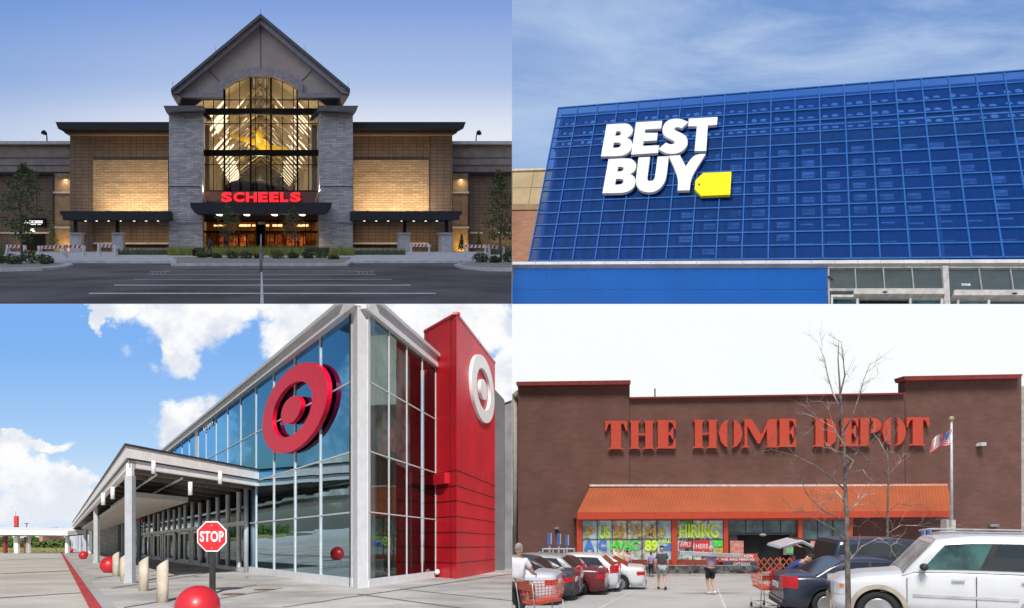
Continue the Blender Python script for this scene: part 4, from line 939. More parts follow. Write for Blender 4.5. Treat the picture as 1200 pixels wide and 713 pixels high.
# right wing
RR=[HZ+(y-HZ)*(VR-424.)/(VR-431.) for y in (366,446,528,599.5,679)]
xr=[431,455.6,476.5,494.6,510.6]
for i in range(4):
    for j in range(4):
        b=MB(); e=r.uniform(-.004,.004); b.face([WR(xr[i],RR[j],e),WR(xr[i+1],RR[j],0),WR(xr[i+1],RR[j+1],e),WR(xr[i],RR[j+1],0)]); b.build('glass_pane',gR,T,fix=False)
for x,w in zip(xr,(1.2,.75,.7,.7,.8)): fR(x-w*.55,x+w*.55,RR[0],RR[4],'mullion',o=.03,dep=.04)
for j in range(1,5): fR(431,511,RR[j]-.8,RR[j]+.8,'transom',o=.025,dep=.04)
fR(431,511,RR[4],690,'sill_panel',fasc,o=.05)
fR(424,511.5,346,RR[0]+1,'fascia',fasc,o=.16,dep=.4); fR(424,511.5,342,347,'coping',frame,o=.30,dep=.5)
# inside: floor slabs, back wall, columns seen through the panes
def IN(x,a,dep): return WL(x,a)-nL*dep
b=MB(); b.prism([IN(405,RL[2]+6,.3),IN(xs[20],RL[2]+6,.3),IN(xs[20],RL[2]+6,2.5),IN(370,RL[2]+6,2.5)],(0,0,-.4)); b.build('upper_floor',mat('floor_edge',(.25,.30,.28,1),.7),T)
b=MB(); b.face([WL(xs[33],352,-4),WL(330,352,-4),WL(330,700,-4),WL(xs[33],700,-4)]); b.build('inner_wall',inn,T,fix=False)
b=MB(); b.face([WR(432,352,-.7),WR(511,352,-.7),WR(511,692,-.7),WR(432,692,-.7)]); b.build('reflection_backing',mat('green_grey_backing',(.05,.06,.058,1),.7,var=.5,scale=.6),T,fix=False)  # added sheet hiding the tower; its grey-green stands in for reflections
b=MB(); b.face([WR(432,352,-.5),WR(494,352,-.5),WR(494,RR[2]+4,-.5),WR(432,RR[2]-10,-.5)]); b.build('cloud_reflection_sheet',mat('cloud_reflection_sheet',(.80,.88,.84,1),.8,var=.45,scale=.8),T,fix=False)  # added pale sheet, standing in for bright cloud reflected in the upper panes
for x_ in (446,468,487):
    b=MB(); p_=WR(x_,RR[2],-.25); b.tube(V((p_.x,p_.y,WR(x_,690).z)),p_,.10,n=8); b.build('inner_column',mat('pale_green_column',(.14,.19,.17,1),.6),T)
b=MB(); b.face([WL(330,352,-4),WR(511,352,-.7),WR(511,700,-.7),WL(330,700,-4)]); b.build('inner_wall',inn,T,fix=False)
for a,nm,m_,dz in ((690,'inner_floor',mat('inner_floor',(.16,.15,.13,1),.5),.03),(RL[0]+4,'ceiling',mat('inner_ceiling',(.12,.14,.14,1),.8),0),(352,'roof',inn,0)):
    b=MB(); b.face([p_+V((0,0,dz)) for p_ in (WL(xs[30],a,-.1),WL(421,a,-.15),WR(511,a,-.1),WL(330,a,-4),WL(xs[30],a,-4))]); b.build(nm,m_,T,fix=False)
for x in (390,352): 
    b=MB(); p=WL(x,690,-1.3); b.tube(p,V((p.x,p.y,WL(x,RL[2]).z)),.16,n=10); b.build('inner_column',mat('pale_green_column',(.14,.19,.17,1),.6),T)
for x,a in ((392,590),(360,520),(384,470),(350,600)):
    p=WL(x,a,-1.2); b=MB(); b.tube(p,p+V((0,0,.28)),.09,n=10); b.build('pendant_lamp',mat('pendant_white',(.7,.72,.7,1),.5),T)
for k,(x,a) in enumerate(((398,676),(388,678),(372,676),(358,678))):
    p=WL(x,690,-1.4-.3*(k%2)); c=thing('cafe_chair',['pale chair nearest the glass corner inside the store','pale chair second from the glass corner inside the store','pale chair third from the glass corner inside the store','pale chair furthest from the glass corner inside the store'][k],'chair',p,.5*k,'chairs behind the corner glass')
    cm=mat('pale_chair',(.6,.62,.6,1),.5)
    b=MB(); b.box(-.2,.2,-.2,.2,.44,.48); b.build('seat',cm,c,local=True); b=MB(); b.box(-.2,.2,.17,.2,.5,.85); b.build('backrest',cm,c,local=True,bevel=.01)
    for sx in (-1,1):
        for sy in (-1,1): b=MB(); b.tube((sx*.18,sy*.18,0),(sx*.17,sy*.17,.44),.013,n=5); b.build('leg',cm,c,local=True)
# street number, white on the glass
v,f,_=text2d('12165',.01)
b=MB(); b.shape(v,f,lambda p:WL(240.8+10.8*p[0],RL[0]+(14-11.5*p[1])*1.0+1,.1),nL*.03); b.build('number',mat('number_white',(.8,.8,.82,1),.5),T)
# red ring sign on the left wall
redg=mat('gloss_red',(.72,.002,.036,1),.4,var=.05,spec=.25); redd=mat('red_panel',(.56,.010,.022,1),.42,var=.09,scale=.5,grain=.08)
def tL(t_,h,o): x=VL+1/t_; return WL(x,HZ-h,o)
def ring(fn,r0,r1,o,th,n,name,m,par,nseg=72):
    b=MB(); A_=[];B_=[];C_=[];D_=[]
    for k in range(nseg):
        a=2*PI*k/nseg; c,s=math.cos(a),math.sin(a)
        A_.append(b.b.verts.new(fn(c*r1,s*r1,o))); B_.append(b.b.verts.new(fn(c*r1,s*r1,o)-n*th)); 
        if r0: C_.append(b.b.verts.new(fn(c*r0,s*r0,o))); D_.append(b.b.verts.new(fn(c*r0,s*r0,o)-n*th))
    for k in range(nseg):
        j=(k+1)%nseg; b.b.faces.new((A_[k],A_[j],B_[j],B_[k]))
        if r0: b.b.faces.new((C_[k],C_[j],A_[j],A_[k])); b.b.faces.new((D_[k],D_[j],C_[j],C_[k])); b.b.faces.new((B_[k],B_[j],D_[j],D_[k]))
    if not r0: b.b.faces.new(A_); b.b.faces.new(B_[::-1])
    return b.build(name,m,par)
# circle in wall coordinates (perspective-true along the wall)
tc_,tr_=.5*(1/(314.-VL)+1/(392.-VL)),.5*(1/(314.-VL)-1/(392.-VL))
SHT=(HZ-424)*368/(360-VL); SHB=(HZ-536)*368/(330-VL); SHC=(SHT+SHB)/2; SHR=(SHT-SHB)/2
fnL=lambda u,v,o: tL(tc_-u*tr_,SHC+v*SHR,o)
sg=ring(fnL,.62,1,.26,.18,nL,'ring_sign',redg,T); ring(fnL,0,.31,.26,.18,nL,'ring_sign_centre',redg,T)
for (u,v) in ((0,.2),(-.7,.3),(.7,-.3),(0,.8),(0,-.8)):
    b=MB(); b.tube(fnL(u,v,.2),fnL(u,v,.03),.04,n=6); b.build('sign_bracket',frame,T)
# ---------------- red tower
KT=Cn.g(535,679); nT=V((hn(ray(VT,HZ)).y,-hn(ray(VT,HZ)).x,0))
def TLp(x,a,o=0): return hit(x,HZ+(a-HZ)*(x-VL)/(535.-VL),KT,nL)+nL*o       # a = pixel row at x=535
def TRp(x,a,o=0): return hit(x,HZ+(a-HZ)*(VT-x)/(VT-535.),KT,nT)+nT*o
RT=thing('red_tower','tall red panelled tower with white ring sign behind the glass corner','tower',KT)
back=TLp(480,679,0); 
cor=[TLp(535,680.5),TLp(497,680.5),TRp(580,680.5)]
zb=min(c.z for c in cor)-.3
pl=[KT,TLp(497,679),TLp(497,679)+ (TRp(580,679)-KT),TRp(580,679)]
ztop=TLp(535,367).z
b=MB(); P_=[TLp(535,682),TLp(497,682),TLp(497,682)+(TRp(580,682)-TLp(535,682)),TRp(580,682)]
Q_=[TLp(535,367),TLp(497,367),TLp(497,367)+(TRp(580,367)-TLp(535,367)),TRp(580,367)]
vb_=[b.b.verts.new(p) for p in P_]; vq=[b.b.verts.new(p) for p in Q_]
b.b.faces.new(vb_); b.b.faces.new(vq[::-1])
for i in range(4): b.b.faces.new((vb_[i],vq[i],vq[(i+1)%4],vb_[(i+1)%4]))
b.build('tower_body',redd,RT)
grv=mat('panel_groove',(.10,.004,.01,1),.6)
for a in (550.5,568.5,586,604.5,623,641,659.5):
    b=MB(); b.prism([TLp(535,a-.35,.02),TLp(484,a-.35,.02),TLp(484,a+.45,.02),TLp(535,a+.45,.02)],-nL*.03); b.build('groove',grv,RT)
    b=MB(); b.prism([TRp(535,a-.35,.02),TRp(580,a-.35,.02),TRp(580,a+.45,.02),TRp(535,a+.45,.02)],-nT*.03); b.build('groove',grv,RT)
for x in (501.3,528.6):
    b=MB(); b.prism([TLp(x-.18,368,.02),TLp(x+.18,368,.02),TLp(x+.18,680,.02),TLp(x-.18,680,.02)],-nL*.03); b.build('groove',grv,RT)
b=MB(); b.prism([TLp(535.1,365.2,.03),TLp(497,365.2,.03),TLp(497,368.5,.03),TLp(535.1,368.5,.03)],-nL*.2); b.build('coping',redd,RT)
b=MB(); b.prism([TRp(534.9,365.2,.03),TRp(580.3,365.2,.03),TRp(580.3,368.0,.03),TRp(534.9,368.0,.03)],-nT*.2); b.build('coping',mat('pink_coping',(.62,.33,.33,1),.5),RT)
b=MB(); b.prism([TLp(527,552,.25),TLp(512,552,.25),TLp(512,565,.25),TLp(527,565,.25)],-nL*.3); b.build('hatch',redd,RT)
b=MB(); b.ball(TLp(516,671,.15),.12); b.build('wall_lamp',fasc,RT)
def tR(t_,h,o): return TRp(VT-1/t_,HZ-h,o)
t0,t1=1/(VT-549.),1/(VT-576.); 
WT=(HZ-418.)*210/(VT-563); WB=(HZ-497.)*210/(VT-567); WHC=(WT+WB)/2; WHR=(WT-WB)/2
fnT=lambda u,v,o: tR((t0+t1)/2+u*(t1-t0)/2,WHC+v*WHR,o)
whg=mat('ring_white',(.80,.79,.78,1),.4,var=.02)
ring(fnT,.62,1,.16,.15,nT,'ring_sign',whg,RT); ring(fnT,0,.30,.16,.15,nT,'ring_sign_centre',whg,RT)
# grey wing behind the tower
GB=thing('grey_building','dark grey curved wall and block behind the red tower','building',Cn.g(590,667))
gm=mat('charcoal_render',(.10,.105,.115,1),.8,var=.1,scale=.5,bump=.1); gm2=mat('grey_block',(.17,.17,.175,1),.8,var=.15,scale=.6,bump=.2)
b=MB(); b.prism([at(576,452,38),at(591,468,38),at(591,671,38),at(576,671,38)],(0,3,0)); b.build('curved_wall',gm,GB)
b=MB(); b.prism([at(591,471,40),at(604,466,40),at(604,671,40),at(591,671,40)],(0,3,0)); w=b.build('block_wall',gm2,GB)
b=MB(); b.prism([at(590,468.5,39.8),at(604,464,39.8),at(604,467,39.8),at(590,472,39.8)],(0,.5,0)); b.build('coping',frame,w)
# ---------------- canopy on posts
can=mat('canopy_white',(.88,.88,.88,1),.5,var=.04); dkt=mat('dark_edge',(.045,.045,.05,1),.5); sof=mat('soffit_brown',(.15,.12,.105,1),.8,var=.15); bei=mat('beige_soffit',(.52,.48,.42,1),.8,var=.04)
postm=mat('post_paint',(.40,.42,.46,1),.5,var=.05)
CP=thing('entrance_canopy','flat white edged canopy on slim grey posts along the storefront','canopy',Cn.g(152,684))
K=at(146,519,24.6)
def toward(p,d,px):    # walk from p along d until image column px
    u=(px-CX)/F; s=(u*p.y-p.x)/(d.x-u*d.y); return p+d*s
def wallhit(p,d): return p+d*((K0-p).dot(nL)/d.dot(nL))
def slab(p,dz,name,m,endx=84.5,par=CP,out=0):
    a=p; f=toward(p,dC,endx); g=wallhit(p,dR)-dR.normalized()*.02; h_=wallhit(f,dR)-dR.normalized()*.02
    b=MB(); b.prism([a,g,h_,f],(0,0,dz)); return b.build(name,m,par)
s=24.6/F
slab(K,-2.6*s,'roof_edge',dkt); k2=K+V((0,0,-2.6*s))+ (dC.normalized()+dR.normalized())*.08; slab(k2,-13.5*s,'fascia',can)
k3=k2+V((0,0,-13.5*s))+(dC.normalized()+dR.normalized())*.10; slab(k3,-1.6*s,'shadow_line',dkt); k4=k3+V((0,0,-1.6*s))+(dC.normalized()+dR.normalized())*.06
# lower fascia as a rim
def rim(p,dz,w,name,m,endx=84.8):
    f=toward(p,dC,endx); g=wallhit(p,dR); b=MB()
    b.prism([p,g,g+dC.normalized()*w,p+dC.normalized()*w+dR.normalized()*w],(0,0,dz)); b.prism([p+V((0,0,-.002)),p+dR.normalized()*w+V((0,0,-.002)),f+dR.normalized()*w,f],(0,0,dz)); return b.build(name,m,CP)
rim(k4,-8.5*s,.35,'lower_fascia',can)
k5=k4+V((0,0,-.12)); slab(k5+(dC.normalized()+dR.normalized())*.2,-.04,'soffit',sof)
n_=0
for i in range(14):
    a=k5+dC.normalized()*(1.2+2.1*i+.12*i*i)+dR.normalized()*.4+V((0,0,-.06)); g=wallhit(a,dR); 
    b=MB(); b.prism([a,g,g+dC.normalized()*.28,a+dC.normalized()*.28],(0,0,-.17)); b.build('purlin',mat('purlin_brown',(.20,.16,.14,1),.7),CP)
for q_ in (1.5,3.0):
    a=k5+dR.normalized()*q_+V((0,0,-.23)); b=MB(); b.bar(a+dC.normalized()*.5,a+dC.normalized()*28,.05,.07); b.build('conduit',can,CP)
for x_,y_ in ((180,551),(258,563),(132,581),(121,588),(223,576)):
    b=MB(); c=at(x_,y_,24 if x_>150 else 24*(K.x/ K.y)/((x_-CX)/F)*1.0 if False else 26); b.tube(c+V((0,0,.35)),c-V((0,0,.12)),.075,n=10); b.build('downlight',fasc,CP)
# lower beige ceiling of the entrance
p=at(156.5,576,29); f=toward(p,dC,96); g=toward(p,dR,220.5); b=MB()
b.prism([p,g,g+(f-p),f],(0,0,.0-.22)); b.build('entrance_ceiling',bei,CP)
p2=p+dC*13; f=toward(p2,dC,93); g=p2+dR.normalized()*((g-p).length*1.3)
# posts
def post(base,wid,zt,split=True):
    b=MB(); w=wid; e1=dC.normalized();  b.box(base.x-w/2,base.x+w/2,base.y-w/2,base.y+w/2,base.z-.02,zt); return b.build('post',postm,CP,bevel=.01,seg=1)
zlow=k4.z
for i,(x,y,w_) in enumerate(((152.6,684,.22),(113.3,660,.24),(100.2,649.5,.30),(94.2,645.5,.34),(90.6,643.6,.4),(88.4,642.6,.45),(86.9,641.9,.5))):
    bs=Cn.g(x,y); top_=at(x,YC,bs.y).z if False else None
    yt=543 if i==0 else HZ-(HZ-543)*((x-VC)/(152.6-VC)); zt=at(x,yt,bs.y).z
    w=w_*1.25*8.3/8.3; w={0:.27,1:.32,2:.40,3:.5,4:.5,5:.55,6:.55}[i]
    b=MB(); b.box(bs.x-w/2,bs.x+w/2,bs.y-w/2,bs.y+w/2,bs.z-.02,bs.z+(zt-bs.z)*.9); po=b.build('post',postm,CP,bevel=.01,seg=1)
    b=MB(); b.box(bs.x-w*.36,bs.x+w*.36,bs.y-w*.36,bs.y+w*.36,bs.z+(zt-bs.z)*.9,zt); b.build('post_head',can,po)
    b=MB(); b.box(bs.x-w*.56,bs.x+w*.56,bs.y-w*.56,bs.y+w*.56,bs.z-.02,bs.z+.28); b.build('post_base',postm,po)
bs=Cn.g(288.5,671.5); zt=at(288.5,566,bs.y).z
b=MB(); b.tube(bs-V((0,0,.02)),V((bs.x,bs.y,zt)),.115,n=16); po=b.build('post',postm,CP); b=MB(); b.box(bs.x-.13,bs.x+.13,bs.y-.13,bs.y+.13,zt-.25,zt+.1); b.build('post_head',can,po)
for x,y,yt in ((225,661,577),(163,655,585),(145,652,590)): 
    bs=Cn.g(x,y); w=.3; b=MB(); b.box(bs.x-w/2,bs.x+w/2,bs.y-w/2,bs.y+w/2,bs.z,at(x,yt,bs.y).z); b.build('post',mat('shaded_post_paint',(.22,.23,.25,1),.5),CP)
# ---------------- entrance doors under the canopy
door_w=mat('door_frame_white',(.60,.60,.60,1),.45); 
def WLa(x,y,o): return hit(x,y,K0,nL)+nL*o
dark_gl=glass('dark_door_glass',(.12,.15,.16,1),mixf=.10,rcol=(.6,.7,.75,1))
xd=[171,176.5,182.5,188,193.5,200,206.5,213,219.5,228,237,247,258,270,283]
yb=lambda x:YL(x,689); yt_=lambda x:YL(x,500)
b=MB(); b.face([WLa(168,YL(168,505),.13),WLa(292,YL(292,505),.13),WLa(292,YL(292,688),.13),WLa(168,YL(168,688),.13)]); b.build('entrance_glass',dark_gl,T,fix=False)
for x in xd: 
    b=MB(); w=.5+(x-170)/300; b.prism([WLa(x-w,YL(x,508),.22),WLa(x+w,YL(x,508),.22),WLa(x+w,YL(x,688),.22),WLa(x-w,YL(x,688),.22)],-nL*.1); b.build('entrance_mullion',door_w,T)
for (a,h_) in ((598,4),(506,2.5),(684,4)):
    fL(168,292,a-h_,a+h_,'entrance_rail',door_w,o=.23,dep=.1)
for k,(x0,x1) in enumerate(((171.5,181),(183,192.5),(196,209),(214,227),(230,240))):
    for (p0,p1,a0,a1) in ((x0,x0+1,604,686),(x1-1,x1,604,686),(x0,x1,604,610),(x0,x1,676,686)):
        fL(p0,p1,a0,a1,'door',door_w,o=.26,dep=.08)
b=MB(); b.prism([WLa(158,604,.4),WLa(172,607,.4),WLa(172,612,.4),WLa(158,610,.4)],-nL*.1); b.build('red_panel',redd,T)
# masonry wing beyond the canopy
gz0=lambda px,Yq_: V((at(px,0,Yq_).x,Yq_,Cn.z(0,Yq_)))
MW=thing('masonry_wing','low grey block masonry wing under the far end of the canopy','building',gz0(125,96))
mas=brick('grey_masonry',(.26,.24,.22,1),(.33,.31,.29,1),(.16,.15,.14,1),1.6,.7,.03,ang=2.0,bigvar=.2)
gz=lambda px,Yq_: V((at(px,0,Yq_).x,Yq_,Cn.z(0,Yq_)-.2))
b=MB(); b.prism([gz(139,96),gz(111,112),at(111,618,112),at(139,611,96)],V((1,4,0))); b.build('wall',mas,MW)
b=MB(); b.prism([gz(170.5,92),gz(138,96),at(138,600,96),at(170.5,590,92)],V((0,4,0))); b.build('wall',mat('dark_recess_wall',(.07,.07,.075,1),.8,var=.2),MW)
b=MB(); b.prism([at(104,622,112),at(108,622,112),at(108,648,112),at(104,648,112)],(0,1,0)); b.build('white_door_frame',can,MW)
# ---------------- ground
rc=mat('road_concrete',(.56,.53,.49,1),.9,var=.12,scale=.25,bump=.15,bscale=15,grain=.2)
pv=mat('pavement_concrete',(.48,.47,.455,1),.9,var=.18,scale=.4,bump=.2,bscale=10,grain=.25)
b=MB(); b.face([V((-160,6,Cn.z(0,6))),V((0,6,Cn.z(0,6))),V((0,420,Cn.z(0,420))),V((-420,420,Cn.z(0,420)))]); o=b.build('road',rc,fix=False); o['kind']='structure'
for p in o.data.polygons:
    if p.normal.z<0: o.data.flip_normals(); break
gquad(Cn,[(176,760),(700,760),(700,650),(68.2,639.5),(67.6,639.5)],.03,'pavement',pv)
gquad(Cn,[(149,760),(178,760),(67.9,639.5),(67.4,639.5)],.055,'kerb',mat('kerb_concrete',(.42,.42,.42,1),.9,var=.08,scale=.5,grain=.2))
gquad(Cn,[(126,760),(150,760),(67.6,639.5),(67.1,639.5)],.07,'red_kerb_line',mat('red_road_paint',(.50,.045,.05,1),.8,var=.2,scale=1.2,grain=.3))
jm=mat('joint_dark',(.14,.13,.125,1),.9)
for q_ in ([(145,713),(300,686),(301,686.6),(145,714.2)],[(130,690),(250,671),(251,671.4),(130,690.8)],[(330,713),(470,691.5),(471,692.2),(334,713)],[(470,691.5),(600,672.5),(600,673.3),(471,692.3)],[(420,697),(600,722),(600,723),(418,697.6)],[(200,712),(330,690),(331,690.5),(204,712)],[(470,691),(600,705),(600,705.6),(469,691.5)],[(110,678),(190,668),(191,668.4),(111,678.6)]):
    gquad(Cn,q_,.036,'paving_joint',jm)
for q_ in ([(0,672),(88,668),(88,668.5),(0,672.7)],[(0,700),(97,694),(97,694.7),(0,701)],[(0,656),(80,653.5),(80,653.8),(0,656.4)]): gquad(Cn,q_,.006,'paving_joint',jm)
mhm=mat('rusty_iron',(.17,.09,.06,1),.8,var=.3,scale=8,bump=.4)
for (x,y,w,l) in ((273.5,697.8,13.5,'larger rusty round manhole cover nearer the stop sign'),(310.5,692.2,12.5,'rusty round manhole cover nearer the glass corner')):
    c=Cn.g(x,y); b=MB(); rr=w/F*c.y; b.lathe(c+V((0,0,.03)),[(rr,0),(rr,.012),(rr*.95,.02)],28,axis=Cn.up()); 
    tag(b.build('manhole_cover',mhm),l,'manhole cover','manhole covers by the corner')
# ---------------- bollards, balls, stop sign
bm=mat('bollard_concrete',(.50,.44,.36,1),.85,var=.08,scale=3,bump=.2)
for (x,yb_,yt0,w,l) in ((190.5,707,660,12.6,'tallest looking beige slant topped bollard, nearest to the front'),(168.3,693.5,656,10.4,'beige slant topped bollard just right of the front canopy post'),(144.8,681.5,652,7.2,'beige slant topped bollard just left of the front canopy post'),(135.8,676,649,7.2,'beige slant topped bollard leaning over the red ball')):
    c=Cn.g(x,yb_); rr=w/2/F*c.y; H_=(yb_-yt0)/F*c.y; b=MB(); n=20; A_=[];B_=[]
    for k in range(n):
        a=2*PI*k/n; dx,dy=math.cos(a)*rr,math.sin(a)*rr; A_.append(b.b.verts.new(c+V((dx,dy,-.05)))); B_.append(b.b.verts.new(c+V((dx,dy,H_+dx*.75+.0))))
    for k in range(n): f_=b.b.faces.new((A_[k],A_[(k+1)%n],B_[(k+1)%n],B_[k])); f_.smooth=True
    b.b.faces.new(A_[::-1]); b.b.faces.new(B_); tag(b.build('bollard',bm),l,'bollard','slant topped bollards')
rb=mat('ball_red',(.50,.012,.022,1),.4,var=.05,scale=2,coat=.2)
for (x,y,rpx,l) in ((231.5,709.5,25.5,'large glossy red concrete ball in front of the stop sign'),(128,661.5,10.2,'red concrete ball behind the last bollard'),(97.5,650.2,5.0,'small red concrete ball beside the third canopy post'),(83.2,644.6,2.6,'tiny red concrete ball at the far kerb end'),(76,643.2,1.8,'far red concrete ball beside the pale pillar')):
    # rests on the ground: solve depth from the centre height
    ry=y+rpx; Yd=Cn.Yof(ry)*1.0; rr=rpx/F*Yd*.97; c=at(x,y,Yd); c.z=Cn.z(c.x,c.y)+rr*.99
    b=MB(); b.ball(c,rr,n=40,m=24); tag(b.build('red_ball',rb),l,'ball','red concrete balls along the kerb')
ST=thing('stop_sign','red octagonal STOP sign on a black square post','sign',Cn.g(249,697))
sp_=Cn.g(249,697); Yq=sp_.y; R_=17.2/F*Yq; c=at(248.8,628.3,Yq-.05)
b=MB(); w=3.0/F*Yq; b.box(sp_.x-w,sp_.x+w,Yq-w*.6,Yq+w*.6,sp_.z-.05,c.z+.1); b.build('post',mat('black_post',(.02,.02,.022,1),.5),ST)
oc=lambda R: [c+V((R*math.cos(PI/8+k*PI/4),0,R*1.03*math.sin(PI/8+k*PI/4))) for k in range(8)]
b=MB(); b.prism([p-V((0,.03,0)) for p in oc(R_*1.08)],(0,.02,0)); bd=b.build('sign_panel',mat('sign_white',(.8,.79,.78,1),.5),ST)
b=MB(); b.prism([p-V((0,.034,0)) for p in oc(R_*1.0)],(0,.006,0)); b.build('red_field',mat('sign_red',(.62,.02,.03,1),.4,var=.03),bd)
v,f,_=text2d('STOP',.028,1.04); b=MB(); b.shape(v,f,lambda p:c+V(((p[0]-.5)*27.6/F*Yq,-.040,(p[1]-.5)*12.6/F*Yq)),V((0,.006,0))); b.build('sign_text',mat('sign_white',(.8,.79,.78,1)),bd)
for dz in (12.8,-13.2):
    b=MB(); b.lathe(c+V((0,-.04,dz/F*Yq)),[(.018,0),(.012,.012)],8,axis=V((0,-1,0))); b.build('bolt',frame,bd)
# ---------------- far side
far=Cn.g
FC=thing('drive_canopy','long low white canopy roof across the far end of the road','canopy',V((at(40,0,110).x,110,Cn.z(0,110))))
b=MB(); b.prism([at(-40,620.4,110),at(79,622.2,110),at(79,627.2,110),at(-40,625.8,110)],(0,9,0)); b.build('roof',can,FC); b=MB(); b.prism([at(-40,625.9,110.2),at(79,627.3,110.2),at(79,628.4,110.2),at(-40,627.2,110.2)],(0,8.5,0)); b.build('beam',sof,FC)
for x0,x1,yt,yb_ in ((76.2,79,625.5,641),(16.5,20.5,627,641.5),(30.5,33,627,639.5)):
    Yp=112; b=MB(); b.prism([at(x0,yt,Yp),at(x1,yt,Yp),at(x1,648,Yp),at(x0,648,Yp)],(0,.6,0)); b.build('pillar',can,FC)
for x0,x1,yt,yb_ in ((3.2,6,628,641.5),(28,29.6,629,640),(31,32.4,629,640)):
    Yp=112; b=MB(); b.prism([at(x0,yt,Yp),at(x1,yt,Yp),at(x1,648,Yp),at(x0,648,Yp)],(0,.6,0)); b.build('red_pillar',mat('deep_red_paint',(.25,.03,.03,1),.5),FC)
PY=thing('pylon','red and black banded pylon with an aerial above the far canopy','pylon',V((at(18.2,0,150).x,150,Cn.z(0,150)))); Yp=150
for y0,y1,m_ in ((604.5,616.2,mat('pylon_red',(.62,.04,.035,1),.5)),(616.2,620.2,mat('pylon_black',(.04,.04,.045,1),.5)),(620.2,640,can)):
    b=MB(); b.prism([at(16.2,y0,Yp),at(20.2,y0,Yp),at(20.2,y1 if y1<640 else 646,Yp),at(16.2,y1 if y1<640 else 646,Yp)],(0,.5,0)); b.build('band',m_,PY)
b=MB(); b.tube(at(18.2,604.5,Yp),at(18.2,593.2,Yp),.05,n=6); b.bar(at(16,593.3,Yp),at(20.4,593.3,Yp),.08,.08); b.build('aerial',frame,PY)
for x,y0,l in ((31.3,613,'short dark lamp pole above the far canopy'),(33.4,606,'tall thin pale lamp pole above the far canopy')):
    Yp=160; b=MB(); p=at(x,y0,Yp); b.tube(V((p.x,p.y,Cn.z(0,Yp))),p,.13 if y0>610 else .08,.09 if y0>610 else .05,6); b.box(p.x-.5,p.x+.5,p.y-.1,p.y+.1,p.z-.08,p.z+.05); tag(b.build('lamp_pole',mat('pylon_black',(.04,.04,.045,1)) if y0>610 else frame),l,'lamp post')
FB=thing('roof_sign_building','low reddish rooftop structure above the far canopy','building',V((at(48,622,170).x,170,Cn.z(0,170))))
b=MB(); b.prism([at(40,620.5,170),at(56,620.5,170),at(56,618.6,170),at(42,618.8,170)],(0,4,0)); b.prism([at(46,620,171),at(50,620,171),at(50,634,171),at(46,634,171)],(0,8,0)); b.build('wall',mat('pink_brick',(.42,.2,.17,1),.8),FB)
lfg=leafmat('leaf_green',(.03,.07,.012,1),(.09,.14,.03,1)); 
gquad(Cn,[(-300,646.2),(80,646.2),(80,642.0),(-300,642.0)],.05,'lawn',mat('lawn_green',(.10,.17,.03,1),.95,var=.3,scale=.4,grain=.4))
b=MB(); r=random.Random(9)
for k in range(15000):
    x=r.uniform(-260,82); Yd=r.uniform(190,200); p=at(x,0,Yd); hgt=3.3+.5*math.sin(x*.21)+.2*math.sin(x*.53+1); z=r.uniform(0,1)**.6*hgt; s_=.42; a=r.uniform(0,6.28)
    p=V((p.x,Yd,Cn.z(0,Yd)+z)); e=V((math.cos(a),.3,math.sin(a))).normalized()*s_; g_=V((-math.sin(a),.2,math.cos(a))).normalized()*s_*.6; b.face([p-e,p-g_,p+e,p+g_])
tag(b.build('tree_line',lfg,fix=False),'dark green belt of trees on the horizon beyond the road','trees',kind='stuff')
b=MB()
for k in range(3500):
    x=r.uniform(-200,80); Yd=r.uniform(128,135); p=at(x,0,Yd); p=V((p.x,Yd,Cn.z(0,Yd)+r.uniform(0,.75))); a=r.uniform(0,6.28); e=V((math.cos(a),.3,math.sin(a)))*.22; g_=V((-math.sin(a),.2,math.cos(a)))*.1; b.face([p-e,p-g_,p+e,p+g_])
tag(b.build('hedge',leafmat('leaf_yellowish',(.16,.17,.05,1),(.30,.28,.12,1)),fix=False),'low yellowish planting at the far edge of the road','plants',kind='stuff')
# ================================================================ lower right: brick warehouse store and its car park
D=Site('brick_store',645,1.6); use(D)
YF=47.0
def FQ(q,Y): return [at(x,y,Y) for x,y in q]
def fbox(x0,x1,y0,y1,Y,dep,name,m,par,b=None):
    bb=b or MB(); bb.prism(FQ([(x0,y0),(x1,y0),(x1,y1),(x0,y1)],Y),(0,dep,0))
    if b is None: return bb.build(name,m,par)
rbk=brick('red_brown_brick',(.16,.080,.066,1),(.185,.094,.078,1),(.17,.105,.09,1),.55,.20,.012,bigvar=.18,bump=.1)
org=mat('orange_paint',(.50,.060,.022,1),.55,var=.05); orgf=mat('orange_standing_seam',(.38,.092,.032,1),.7,var=.05,scale=.6); let=mat('orange_letter',(.58,.072,.036,1),.5,var=.03)
cop=mat('red_coping',(.24,.03,.03,1),.5); conc2=mat('precast_pale',(.38,.35,.32,1),.8,var=.08)
T=thing('store_building','red brown brick warehouse store with orange awning and large orange letters','building',D.g(900,672))
b=MB(); b.prism(FQ([(607,447),(738,445.5),(738,466.5),(1061,461),(1061,440.5),(1197,438.5),(1197,674),(607,674)],YF),(0,.9,0)); b.build('brick_wall',rbk,T)
fbox(609,1195,470,674,YF+.9,20,'store_hall',rbk,T)
for q in ([(605,447),(739,445.2),(739,450),(607.5,451.5)],[(1059,440.5),(1198.5,438),(1196.5,443),(1061,445.5)]):
    b=MB(); b.prism(FQ(q,YF-.5),(0,1.2,0)); b.build('tower_coping',cop,T)
b=MB(); b.prism(FQ([(738,465),(1061,459.8),(1061,461.8),(738,467)],YF-.25),(0,.8,0)); b.build('coping',cop,T)
for x in (738,1061): fbox(x-.5,x+.5,468,568,YF-.02,.1,'control_joint',mat('joint_brown',(.08,.04,.035,1)),T)
